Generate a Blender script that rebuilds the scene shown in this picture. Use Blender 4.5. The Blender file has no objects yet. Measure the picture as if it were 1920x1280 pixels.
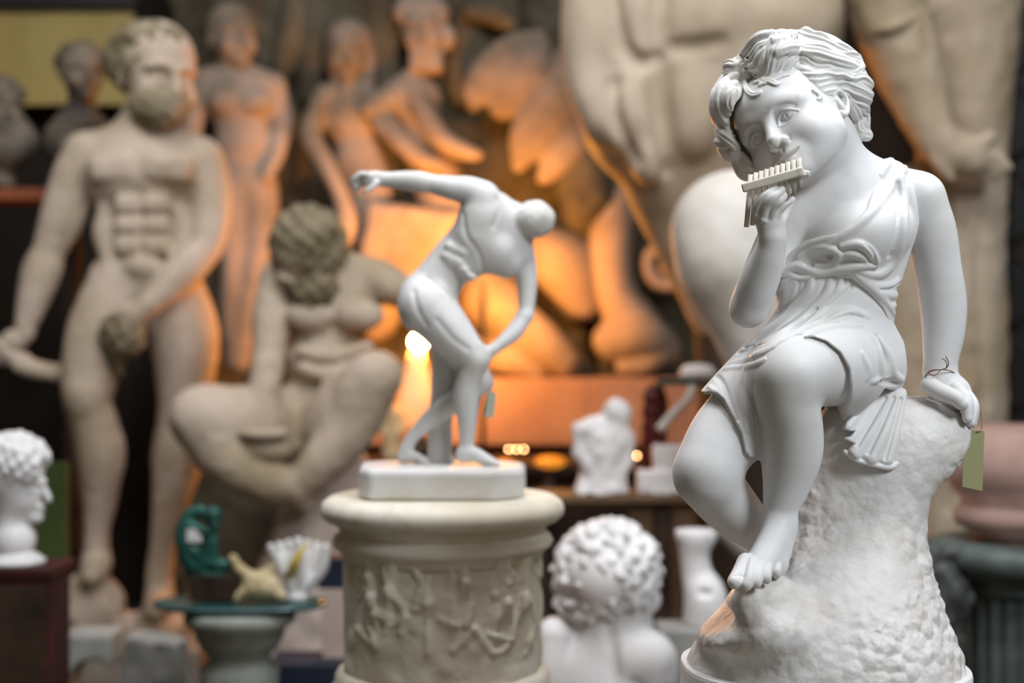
import bpy, math, random
import numpy as np

# ---------------------------------------------------------------- camera frame
F = 50.0 / 36.0 * 1920.0          # focal length in pixels of the 1920 px frame
CAMZ = 1.35                       # lens height above the floor
C = bpy.context.scene.collection
QUAL = 1.0                        # multiplies every carving cell size

def PW(px, py, D):
    """world point at distance D seen at pixel (px, py)"""
    return ((px - 960) / F * D, D, CAMZ + (640 - py) / F * D)

# ---------------------------------------------------------------- signed-distance carving
def _smin(a, b, k):
    if k <= 0: return np.minimum(a, b)
    h = np.maximum(k - np.abs(a - b), 0) / k
    return np.minimum(a, b) - h * h * k * .25

def _hash(ix, iy, iz, s):
    n = (ix * 374761393 + iy * 668265263 + iz * 2147483647 + s * 1274126177) & 0xffffffff
    n = ((n ^ (n >> 13)) * 1274126177) & 0xffffffff
    n = n ^ (n >> 16)
    return (n & 0xffff).astype(np.float32) / 65535.0

def vnoise(P, scale, seed=0):
    """smooth value noise in 0..1"""
    Q = P / scale
    i = np.floor(Q).astype(np.int64); f = (Q - i).astype(np.float32); f = f * f * (3 - 2 * f)
    r = 0
    for dx in (0, 1):
        wx = f[:, 0] if dx else 1 - f[:, 0]
        for dy in (0, 1):
            wy = f[:, 1] if dy else 1 - f[:, 1]
            for dz in (0, 1):
                wz = f[:, 2] if dz else 1 - f[:, 2]
                r = r + wx * wy * wz * _hash(i[:, 0] + dx, i[:, 1] + dy, i[:, 2] + dz, seed)
    return r

def worley(P, scale, seed=0):
    """distance to the nearest scattered point, 0..1"""
    Q = P / scale
    i = np.floor(Q).astype(np.int64); best = np.full(len(P), 9.0, np.float32)
    for dx in (-1, 0, 1):
        for dy in (-1, 0, 1):
            for dz in (-1, 0, 1):
                j = i + np.array([dx, dy, dz])
                h = [_hash(j[:, 0], j[:, 1], j[:, 2], seed + s) for s in (1, 2, 3)]
                d = (j[:, 0] + h[0] - Q[:, 0]) ** 2 + (j[:, 1] + h[1] - Q[:, 1]) ** 2 + (j[:, 2] + h[2] - Q[:, 2]) ** 2
                best = np.minimum(best, d)
    return np.sqrt(best)

def spline(pts, n):
    p = np.array(pts, float)
    if len(p) < 3 or n <= 1: return p
    q = np.vstack([2 * p[0] - p[1], p, 2 * p[-1] - p[-2]])
    out = []
    for i in range(1, len(q) - 2):
        for t in np.linspace(0, 1, n, endpoint=False):
            a, b, c, d = q[i - 1], q[i], q[i + 1], q[i + 2]
            out.append(.5 * (2 * b + (c - a) * t + (2 * a - 5 * b + 4 * c - d) * t * t + (3 * b - a - 3 * c + d) * t ** 3))
    out.append(p[-1])
    return np.array(out)

def rotm(rx=0, ry=0, rz=0):
    a, b, c = map(math.radians, (rz, rx, ry))
    Rz = np.array([[math.cos(a), -math.sin(a), 0], [math.sin(a), math.cos(a), 0], [0, 0, 1]])
    Rx = np.array([[1, 0, 0], [0, math.cos(b), -math.sin(b)], [0, math.sin(b), math.cos(b)]])
    Ry = np.array([[math.cos(c), 0, math.sin(c)], [0, 1, 0], [-math.sin(c), 0, math.cos(c)]])
    return Ry @ Rx @ Rz           # turn about the vertical, nod, then tilt sideways

def L(px, py, dy=0):
    """local carving point: x right, y away, z up in millimetre-like units of the figure, from its photo position"""
    w = 1 + dy / F
    return ((px - 960) * w, dy, (640 - py) * w)

class Sculpt:
    """a solid described by primitives; units: one unit = D/F metres"""
    def __init__(s, D, base=None):
        s.D = D; s.ops = list(base.ops) if base else []; s.M = None
    # a frame for parts carved upright and then turned (heads)
    def frame(s, origin=None, rot=None, scale=1.0):
        s.M = None if origin is None else (np.array(origin, float), np.array(rot, float), scale)
    def _p(s, p):
        if s.M is not None:
            return s.M[0] + s.M[1] @ (np.array(p[:3], float) * s.M[2])
        return np.array(L(p[0], p[1], p[2]), float)
    def _s(s): return s.M[2] if s.M is not None else 1.0
    def _chain(s, pts, n):
        A = [list(s._p(p)) + [p[3] * s._s() * (1 if s.M is not None else 1 + p[2] / F)] for p in pts]
        return spline(A, n)
    def _add(s, kind, data, k, mode):
        if kind == 'c':
            A, fl = data; r = A[:, 3:] * 1.02
            if fl is not None: r = r * max(1, fl[1])
            box = ((A[:, :3] - r).min(0), (A[:, :3] + r).max(0))
        elif kind in 'eb':
            r = np.abs(data[2]) @ data[1]; box = (data[0] - r, data[0] + r)
        else: box = None
        s.ops.append((kind, data, k, mode, box))
    def c(s, pts, k=8, n=7, mode='u', flat=None):
        """chain of rounded cones; pts (px,py,dy,r); flat=(axis, factor) squashes it along an axis"""
        A = s._chain(pts, n)
        if len(A) == 1: A = np.vstack([A, A + [0, 0, 1e-3, 0]])
        fl = None
        if flat is not None:
            ax = np.array(flat[0], float)
            if s.M is not None: ax = s.M[1] @ ax
            ax /= np.linalg.norm(ax); fl = (ax, flat[1])
        s._add('c', (A, fl), k * s._s(), mode)
    def e(s, c, r, rot=(0, 0, 0), k=12, mode='u'):
        """ellipsoid; rot (nod, tilt, turn) in degrees"""
        R = rotm(*rot)
        if s.M is not None: R = s.M[1] @ R
        w = s._s() if s.M is not None else 1 + c[2] / F
        s._add('e', (s._p(c), np.array(r, float) * w, R), k * s._s(), mode)
    def b(s, c, r, rot=(0, 0, 0), k=4, rd=3, mode='u'):
        """rounded box, half sizes r"""
        R = rotm(*rot)
        if s.M is not None: R = s.M[1] @ R
        w = s._s() if s.M is not None else 1 + c[2] / F
        s._add('b', (s._p(c), np.array(r, float) * w, R, rd), k, mode)
    def poly(s, pts, dy, k=3, mode='i', y0=None, y1=None):
        """upright prism cut out by an outline; keeps (i) or removes (s) what is inside"""
        P = np.array([L(x, y, (p[2] if len(p) > 2 else dy)) for p in pts for x, y in [p[:2]]])[:, [0, 2]]
        s._add('p', (P, y0, y1), k, mode)
    def off(s, t):
        s.ops.append(('o', t, 0, 'o', None))
    # ---------------------------------------------------------- evaluating
    @staticmethod
    def _seg(A0, A1, fl, P):
        a = A0[:3].astype(np.float32); ba = (A1[:3] - A0[:3]); l = float(np.sqrt(ba @ ba)) + 1e-6; u = (ba / l).astype(np.float32)
        m = min(max((A1[3] - A0[3]) / l, -.95), .95)
        pa = P - a
        if fl is not None:
            ax = fl[0].astype(np.float32); pa = pa + (pa @ ax * np.float32(1 / fl[1] - 1))[:, None] * ax
        x = pa @ u; y2 = np.maximum(np.einsum('ij,ij->i', pa, pa) - x * x, 0)
        x2 = np.clip(x + np.sqrt(y2) * np.float32(m / math.sqrt(1 - m * m)), 0, l) if fl is None else np.clip(x, 0, l)
        return np.sqrt((x - x2) ** 2 + y2) - (np.float32(A0[3]) + np.float32(m) * x2)
    @staticmethod
    def _ev(op, P):
        kind, d = op[0], op[1]
        if kind == 'c':
            A, fl = d
            if len(P) * len(A) < 60000:
                a = A[:-1, :3]; ba = A[1:, :3] - a; l = np.sqrt((ba * ba).sum(1)) + 1e-6; u = ba / l[:, None]
                m = np.clip((A[1:, 3] - A[:-1, 3]) / l, -.95, .95)
                pa = P[:, None, :] - a[None]
                if fl is not None: pa = pa + (pa @ fl[0] * (1 / fl[1] - 1))[..., None] * fl[0]
                x = (pa * u).sum(2); y2 = np.maximum((pa * pa).sum(2) - x * x, 0)
                if fl is None: x2 = np.clip(x + np.sqrt(y2) * (m / np.sqrt(1 - m * m)), 0, l)
                else: x2 = np.clip(x, 0, l)
                v = np.sqrt((x - x2) ** 2 + y2) - (A[:-1, 3] + m * x2)
                out = v.min(1)
            else:
                out = None
                for i in range(len(A) - 1):
                    v = Sculpt._seg(A[i], A[i + 1], fl, P)
                    out = v if out is None else np.minimum(out, v)
            if fl is not None: out = out * min(fl[1] ** .5, 1)
            return out
        if kind == 'e':
            c, r, R = d
            q = (P - c.astype(np.float32)) @ R.astype(np.float32)
            k0 = np.sqrt(((q / r) ** 2).sum(1)); k1 = np.sqrt(((q / (r * r)) ** 2).sum(1)) + 1e-9
            return k0 * (k0 - 1) / k1
        if kind == 'b':
            c, r, R, rd = d
            q = np.abs((P - c.astype(np.float32)) @ R.astype(np.float32)) - (r - rd)
            return np.sqrt((np.maximum(q, 0) ** 2).sum(1)) + np.minimum(q.max(1), 0) - rd
        if kind == 'p':
            V, y0, y1 = d; x, z = P[:, 0], P[:, 2]; n = len(V)
            dist = np.full(len(P), 1e12, np.float32); s = np.ones(len(P), bool)
            for i in range(n):
                a, b = V[i], V[i - 1]; e = b - a; wx, wz = x - a[0], z - a[1]
                t = np.clip((wx * e[0] + wz * e[1]) / (e @ e + 1e-9), 0, 1)
                dist = np.minimum(dist, (wx - e[0] * t) ** 2 + (wz - e[1] * t) ** 2)
                c1, c2, c3 = z >= a[1], z < b[1], e[0] * wz > e[1] * wx
                s ^= (c1 & c2 & c3) | (~c1 & ~c2 & ~c3)
            v = np.where(s, 1, -1) * np.sqrt(dist)
            if y0 is not None: v = np.maximum(v, y0 - P[:, 1])
            if y1 is not None: v = np.maximum(v, P[:, 1] - y1)
            return v
    @staticmethod
    def _mix(d, v, k, mode):
        if mode == 'u': return _smin(d, v, k)
        if mode == 's': return -_smin(-d, v, k)
        return -_smin(-d, -v, k)
    def ev(s, P, ops=None):
        P = np.asarray(P, np.float32); d = np.full(len(P), 1e4, np.float32)
        for op in (s.ops if ops is None else ops):
            if op[0] == 'o': d = d - op[1]; continue
            if op[0] == 'f': d = op[1](P, d); continue
            d = s._mix(d, s._ev(op, P), op[2], op[3])
        return d
    def func(s, f): s.ops.append(('f', f, 0, 'f', None))
    def surf(s, pts, y0=-420):
        """front surface under photo points -> local points and normals"""
        pts = np.atleast_2d(np.array(pts, float)); dy = np.full(len(pts), float(y0))
        def pos(dy): w = 1 + dy / F; return np.stack([(pts[:, 0] - 960) * w, dy, (640 - pts[:, 1]) * w], 1)
        best = np.full(len(pts), 1e9); bdy = dy.copy()
        xs, zs = pts[:, 0] - 960, 640 - pts[:, 1]
        x0, x1, z0, z1 = xs.min(), xs.max(), zs.min(), zs.max()
        ops = [o for o in s.ops if o[4] is None or (o[4][0][0] < x1 + 60 + .2 * abs(x1) * (o[3] == 'u') and o[4][1][0] > x0 - 60 - .2 * abs(x0) * (o[3] == 'u')
               and o[4][0][2] < z1 + 60 + .2 * abs(z1) and o[4][1][2] > z0 - 60 - .2 * abs(z0))]
        for _ in range(70):
            v = s.ev(pos(dy), ops); m = v < best - .01; best[m] = v[m]; bdy[m] = dy[m]
            go = v > .3
            if not go.any(): break
            dy = dy + np.where(go, np.maximum(v * .8, .4), 0)
            dy = np.minimum(dy, 500)
        miss = s.ev(pos(dy), ops) > 2
        dy[miss] = bdy[miss]
        Q = pos(dy); e = 2.0
        N = np.stack([s.ev(Q + np.array(o) * e, ops) - s.ev(Q - np.array(o) * e, ops) for o in ((1, 0, 0), (0, 1, 0), (0, 0, 1))], 1)
        N /= np.linalg.norm(N, axis=1)[:, None] + 1e-9
        s.hit = ~miss & (N[:, 1] < -.12)
        return Q, N
    def d(s, pts, bury=.5, k=4, n=4, mode='u', flat=None, y0=-420, ref=None):
        """draw a rounded ridge ('u') or furrow ('s') over the front surface; pts (px,py,r)"""
        A = spline(pts, n); rf = ref or s; Q, N = rf.surf(A[:, :2], y0); m = rf.hit
        if m.sum() < 2: return
        A, Q, N = A[m], Q[m], N[m]
        Cc = Q - N * (A[:, 2:3] * bury)
        s._add('c', (np.hstack([Cc, A[:, 2:3]]), None if flat is None else (np.array(flat[0], float), flat[1])), k, mode)
    def lock(s, ref, pts, r, strands=3, lift=.25, tip=.45, k=2, gk=1.2, gr=.17, y0=-300, n=5, spread=.5):
        """a lock of hair or a cloth fold laid over ref, grooved along its length"""
        n0 = len(pts)
        rad = [r * (tip + (1 - tip) * math.sin(math.pi * (.15 + .85 * i / max(1, n0 - 1))) ** .6) for i in range(n0)] if np.isscalar(r) else r
        A = spline([(p[0], p[1], rr) for p, rr in zip(pts, rad)], n); Q, N = ref.surf(A[:, :2], y0)
        m = (ref.hit)
        if m.sum() < 4: return
        A, Q, N = A[m], Q[m], N[m]
        R_ = A[:, 2:3]; Cn = Q - N * (R_ * lift)
        s._add('c', (np.hstack([Cn, R_]), None), k, 'u')
        T = np.gradient(Cn, axis=0); T /= np.linalg.norm(T, axis=1)[:, None] + 1e-6
        Sd = np.cross(N, T)
        for u in (np.linspace(-spread, spread, strands) if strands > 1 else [0]):
            if strands < 1: break
            g = Cn + N * (R_ * math.sqrt(1 - u * u)) + Sd * (R_ * u)
            tp = np.sin(np.linspace(.15, math.pi - .15, len(R_)))[:, None] ** .5
            s._add('c', (np.hstack([g + N * R_ * gr * (1 - tp) * 1.2, np.maximum(R_ * gr * tp, .5)])[1:-1], None), gk, 's')
    def fd(s, pts, bury=.5, k=3, n=4, mode='u'):
        """like d(), inside a turned frame: pts (x, z, r), laid on the side that faces -y there"""
        o, R, sc = s.M; A = spline(pts, n); y = np.full(len(A), -170.0)
        W = lambda y: o + (np.stack([A[:, 0], y, A[:, 1]], 1) * sc) @ R.T
        for _ in range(60):
            v = s.ev(W(y)); go = v > .2
            if not go.any(): break
            y = np.where(go, y + np.maximum(v * .8, .3) / sc, y)
        Q = W(y); e = 1.5
        N = np.stack([s.ev(Q + np.array(q) * e) - s.ev(Q - np.array(q) * e) for q in ((1, 0, 0), (0, 1, 0), (0, 0, 1))], 1)
        N /= np.linalg.norm(N, axis=1)[:, None] + 1e-9
        r = A[:, 2:3] * sc
        s._add('c', (np.hstack([Q - N * r * bury, r]), None), k * sc, mode)
    # ---------------------------------------------------------- meshing
    def mesh(s, h, lo=None, hi=None, name='m', post=None, clip=None, closed=True):
        h = h * QUAL
        if lo is None:
            lo, hi = np.full(3, 1e9), np.full(3, -1e9)
            for k_, dd, kk, mode, _b in s.ops:
                if mode != 'u': continue
                if k_ == 'c': a, b = (dd[0][:, :3] - dd[0][:, 3:]).min(0), (dd[0][:, :3] + dd[0][:, 3:]).max(0)
                elif k_ == 'e': r = np.abs(dd[2]) @ dd[1]; a, b = dd[0] - r, dd[0] + r
                elif k_ == 'b': r = np.abs(dd[2]) @ dd[1]; a, b = dd[0] - r, dd[0] + r
                else: continue
                lo, hi = np.minimum(lo, a), np.maximum(hi, b)
            pad = 6 * h + sum(op[1] for op in s.ops if op[0] == 'o'); lo = lo - pad; hi = hi + pad
        if clip is not None:
            lo = np.maximum(lo, clip[0]); hi = np.minimum(hi, clip[1])
        B = 8; nb = np.ceil((np.array(hi) - lo) / (h * B)).astype(int) + 1
        bi = np.stack(np.meshgrid(*[np.arange(n) for n in nb], indexing='ij'), -1).reshape(-1, 3)
        bc = (lo + (bi + .5) * B * h - h * .5).astype(np.float32)
        half = B * h * .87
        cd = s.ev(bc)
        act = np.abs(cd) < half * 1.6 + 3
        ai = np.nonzero(act)[0]
        off = np.stack(np.meshgrid(*[np.arange(B)] * 3, indexing='ij'), -1).reshape(-1, 3)
        P = (lo + (bi[ai][:, None, :] * B + off[None]) * h).astype(np.float32)
        bcA = bc[ai]; nA = len(ai)
        D = np.full((nA, B ** 3), 1e4, np.float32); extra = 0; extra_after = sum(abs(op[1]) for op in s.ops if op[0] == 'o')
        for op in s.ops:
            if op[0] == 'o': D -= op[1]; extra += op[1]; continue
            if op[0] == 'f': D = op[1](P.reshape(-1, 3), D.reshape(-1)).reshape(nA, -1); continue
            if op[3] == 'i' or op[4] is None:
                D = s._mix(D, s._ev(op, P.reshape(-1, 3)).reshape(nA, -1), op[2], op[3]); continue
            def near(lo_, hi_, sl):
                g = np.maximum(np.maximum(lo_ - bcA, bcA - hi_), 0)
                return (g * g).sum(1) < sl * sl
            sl = half + op[2] + 5 + extra + (10 if op[3] == 'u' else 0)
            if extra_after: sl += extra_after
            m = np.nonzero(near(op[4][0], op[4][1], sl))[0]
            if not len(m): continue
            if op[0] == 'c' and len(op[1][0]) > 2:
                A, fl = op[1]; vv = np.full((len(m), B ** 3), 1e4, np.float32); rr = 1 if fl is None else max(1, fl[1])
                bm = bcA[m]
                for i in range(len(A) - 1):
                    r = max(A[i, 3], A[i + 1, 3]) * rr
                    a_, b_ = A[i, :3], A[i + 1, :3]; ba = b_ - a_
                    t_ = np.clip((bm - a_) @ (ba / (ba @ ba + 1e-9)), 0, 1); q = bm - a_ - t_[:, None] * ba
                    mm = np.nonzero(np.einsum('ij,ij->i', q, q) < (sl + r) ** 2)[0]
                    if len(mm):
                        vv[mm] = np.minimum(vv[mm], s._seg(A[i], A[i + 1], fl, P[m[mm]].reshape(-1, 3)).reshape(-1, B ** 3) * (1 if fl is None else min(fl[1] ** .5, 1)))
            else: vv = s._ev(op, P[m].reshape(-1, 3)).reshape(-1, B ** 3)
            D[m] = s._mix(D[m], vv, op[2], op[3])
        G = np.repeat(np.repeat(np.repeat(cd.reshape(nb).astype(np.float32), B, 0), B, 1), B, 2)
        Gv = G.reshape(nb[0], B, nb[1], B, nb[2], B).transpose(0, 2, 4, 1, 3, 5)
        tmp = np.ascontiguousarray(Gv).reshape(-1, B ** 3); tmp[ai] = D
        G = np.ascontiguousarray(tmp.reshape(nb[0], nb[1], nb[2], B, B, B).transpose(0, 3, 1, 4, 2, 5)).reshape(nb * B)
        del tmp, D, P
        if closed: G[0], G[-1] = np.maximum(G[0], .01), np.maximum(G[-1], .01)
        if closed: G[:, 0], G[:, -1] = np.maximum(G[:, 0], .01), np.maximum(G[:, -1], .01)
        if closed: G[:, :, 0], G[:, :, -1] = np.maximum(G[:, :, 0], .01), np.maximum(G[:, :, -1], .01)
        S = G < 0
        cnt = np.zeros(tuple(n - 1 for n in S.shape), np.uint8)
        sl = (slice(0, -1), slice(1, None))
        for a in (0, 1):
            for b in (0, 1):
                for c in (0, 1): cnt += S[sl[a], sl[b], sl[c]]
        I = np.stack(np.nonzero((cnt > 0) & (cnt < 8)), 1)
        idx = np.full(cnt.shape, -1, np.int32); idx[I[:, 0], I[:, 1], I[:, 2]] = np.arange(len(I))
        acc = np.zeros((len(I), 3)); num = np.zeros(len(I))
        for ax in range(3):
            o = [0, 0, 0]; o[ax] = 1
            for u in (0, 1):
                for w in (0, 1):
                    st = [0, 0, 0]; oth = [x for x in range(3) if x != ax]; st[oth[0]] = u; st[oth[1]] = w
                    A = I + st; Bp = A + o
                    va = G[A[:, 0], A[:, 1], A[:, 2]]; vb = G[Bp[:, 0], Bp[:, 1], Bp[:, 2]]
                    m = (va < 0) != (vb < 0); t = va[m] / (va[m] - vb[m])
                    acc[m] += np.array(st) + t[:, None] * np.array(o); num[m] += 1
        V = lo + (I + acc / num[:, None]) * h
        faces = []
        for ax in range(3):
            o1, o2 = [x for x in range(3) if x != ax]
            s0 = [slice(1, -1)] * 3; s1 = [slice(1, -1)] * 3
            s0[ax] = slice(0, -1); s1[ax] = slice(1, None)
            X = np.stack(np.nonzero(S[tuple(s0)] != S[tuple(s1)]), 1)
            if not len(X): continue
            X = X + 1; X[:, ax] -= 1
            fl = S[X[:, 0], X[:, 1], X[:, 2]]
            e1 = np.zeros(3, int); e1[o1] = 1; e2 = np.zeros(3, int); e2[o2] = 1
            q = [X - e1 - e2, X - e2, X, X - e1]
            f = np.stack([idx[a[:, 0], a[:, 1], a[:, 2]] for a in q], 1)
            fl2 = fl if ax != 1 else ~fl
            f[~fl2] = f[~fl2][:, ::-1]
            faces.append(f)
        Fc = np.vstack(faces); Fc = Fc[(Fc >= 0).all(1)]
        if post is not None: V = post(V)
        W = V * (s.D / F); W[:, 1] += s.D; W[:, 2] += CAMZ
        return W, Fc

def mkmesh(name, V, Fc, smooth=True):
    me = bpy.data.meshes.new(name)
    V = np.ascontiguousarray(V, np.float32); Fc = np.ascontiguousarray(Fc, np.int32)
    me.vertices.add(len(V)); me.vertices.foreach_set('co', V.ravel())
    n = Fc.shape[1]
    me.loops.add(Fc.size); me.loops.foreach_set('vertex_index', Fc.ravel())
    me.polygons.add(len(Fc)); me.polygons.foreach_set('loop_start', np.arange(0, Fc.size, n, dtype=np.int32))
    me.polygons.foreach_set('loop_total', np.full(len(Fc), n, np.int32))
    me.polygons.foreach_set('use_smooth', np.full(len(Fc), smooth))
    me.update(calc_edges=True)
    return me

def link(name, me, mat, parent=None, base=None):
    o = bpy.data.objects.new(name, me); C.objects.link(o)
    if mat is not None:
        me.materials.clear(); me.materials.append(mat)
    if parent is not None:
        o.parent = parent; o.matrix_parent_inverse = parent.matrix_basis.inverted()
    return o

def tag(o, label=None, cat=None, group=None, kind=None):
    if label: o['label'] = label
    if cat: o['category'] = cat
    if group: o['group'] = group
    if kind: o['kind'] = kind
    return o

def thing(name, loc, label, cat, group=None):
    o = bpy.data.objects.new(name, None); C.objects.link(o); o.location = loc
    o.empty_display_size = .05
    return tag(o, label, cat, group)

def carve2(sc, name, h, hfine, zcut, mat, parent=None, lo=None, hi=None):
    """one mesh, cut finer above zcut"""
    V1, F1 = sc.mesh(h, lo=np.array(lo, float), hi=np.array([hi[0], hi[1], zcut + 1.]), closed=False)
    V2, F2 = sc.mesh(hfine, lo=np.array([lo[0], lo[1], zcut - 1.]), hi=np.array(hi, float), closed=False)
    return link(name, mkmesh(name, np.vstack([V1, V2]), np.vstack([F1, F2 + len(V1)])), mat, parent)

def carve(sc, name, h, mat, parent=None, **kw):
    V, Fc = sc.mesh(h, **kw)
    return link(name, mkmesh(name, V, Fc), mat, parent)
# ---------------------------------------------------------------- materials (all procedural)
def srgb(r, g, b):
    f = lambda c: ((c / 255 + .055) / 1.055) ** 2.4 if c > 10 else c / 255 / 12.92
    return (f(r), f(g), f(b), 1)

def mat(name, col, rough=.5, col2=None, nscale=6.0, bump=0, bscale=60.0, kind='noise', metal=0, lo=.4, hi=.65, sss=0, emis=None, estr=0,
        spec=.35, stain=None, sscale=3.0, slo=.55, shi=.75, trans=0, dirt=None):
    m = bpy.data.materials.new(name); m.use_nodes = True
    nt = m.node_tree; N = nt.nodes; Lk = nt.links; b = N['Principled BSDF']
    b.inputs['Base Color'].default_value = col; b.inputs['Roughness'].default_value = rough; b.inputs['Metallic'].default_value = metal
    b.inputs['Specular IOR Level'].default_value = spec
    tc = N.new('ShaderNodeTexCoord')
    last = None
    def layer(prev, c2, sc, a, z, detail=6):
        n = N.new('ShaderNodeTexNoise'); n.inputs['Scale'].default_value = sc; n.inputs['Detail'].default_value = detail
        n.inputs['Roughness'].default_value = .62
        Lk.new(tc.outputs['Object'], n.inputs['Vector'])
        r = N.new('ShaderNodeValToRGB'); r.color_ramp.elements[0].position = a; r.color_ramp.elements[1].position = z
        Lk.new(n.outputs['Fac'], r.inputs['Fac'])
        mx = N.new('ShaderNodeMix'); mx.data_type = 'RGBA'
        Lk.new(r.outputs['Color'], mx.inputs[0])
        if prev is None: mx.inputs[6].default_value = col
        else: Lk.new(prev, mx.inputs[6])
        mx.inputs[7].default_value = c2
        return mx.outputs[2]
    if col2 is not None: last = layer(last, col2, nscale, lo, hi)
    if stain is not None: last = layer(last, stain, sscale, slo, shi)
    if last is not None: Lk.new(last, b.inputs['Base Color'])
    if bump:
        if kind == 'noise':
            n = N.new('ShaderNodeTexNoise'); n.inputs['Detail'].default_value = 5; o = n.outputs['Fac']
        elif kind == 'voronoi':
            n = N.new('ShaderNodeTexVoronoi'); o = n.outputs['Distance']
        n.inputs['Scale'].default_value = bscale
        Lk.new(tc.outputs['Object'], n.inputs['Vector'])
        bp = N.new('ShaderNodeBump'); bp.inputs['Strength'].default_value = bump; bp.inputs['Distance'].default_value = .004
        Lk.new(o, bp.inputs['Height']); Lk.new(bp.outputs['Normal'], b.inputs['Normal'])
    if sss:
        b.inputs['Subsurface Weight'].default_value = sss; b.inputs['Subsurface Scale'].default_value = .006
        b.inputs['Subsurface Radius'].default_value = (1, .9, .8)
    if trans: b.inputs['Transmission Weight'].default_value = trans
    if emis is not None:
        b.inputs['Emission Color'].default_value = emis; b.inputs['Emission Strength'].default_value = estr
    return m

M = {}
M['marble'] = mat('white_marble', srgb(232, 232, 233), .5, srgb(222, 220, 216), 7, bump=.02, bscale=240)
M['marble_hair'] = mat('white_marble_hair', srgb(232, 232, 232), .5, srgb(220, 217, 210), 9)
M['marble_pipe'] = mat('cream_marble', srgb(228, 222, 210), .45, srgb(214, 205, 190), 30)
M['marble_rock'] = mat('chiselled_marble', srgb(226, 224, 223), .5, srgb(208, 202, 195), 14, bump=.3, bscale=90, stain=srgb(196, 186, 172), sscale=22, slo=.58, shi=.78)
# ================================================================ the seated boy with pan pipes (about 2 m away)
DB = 2.0
def Z(x, y): return (1240 + x / 4, 30 + y / 4)

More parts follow.
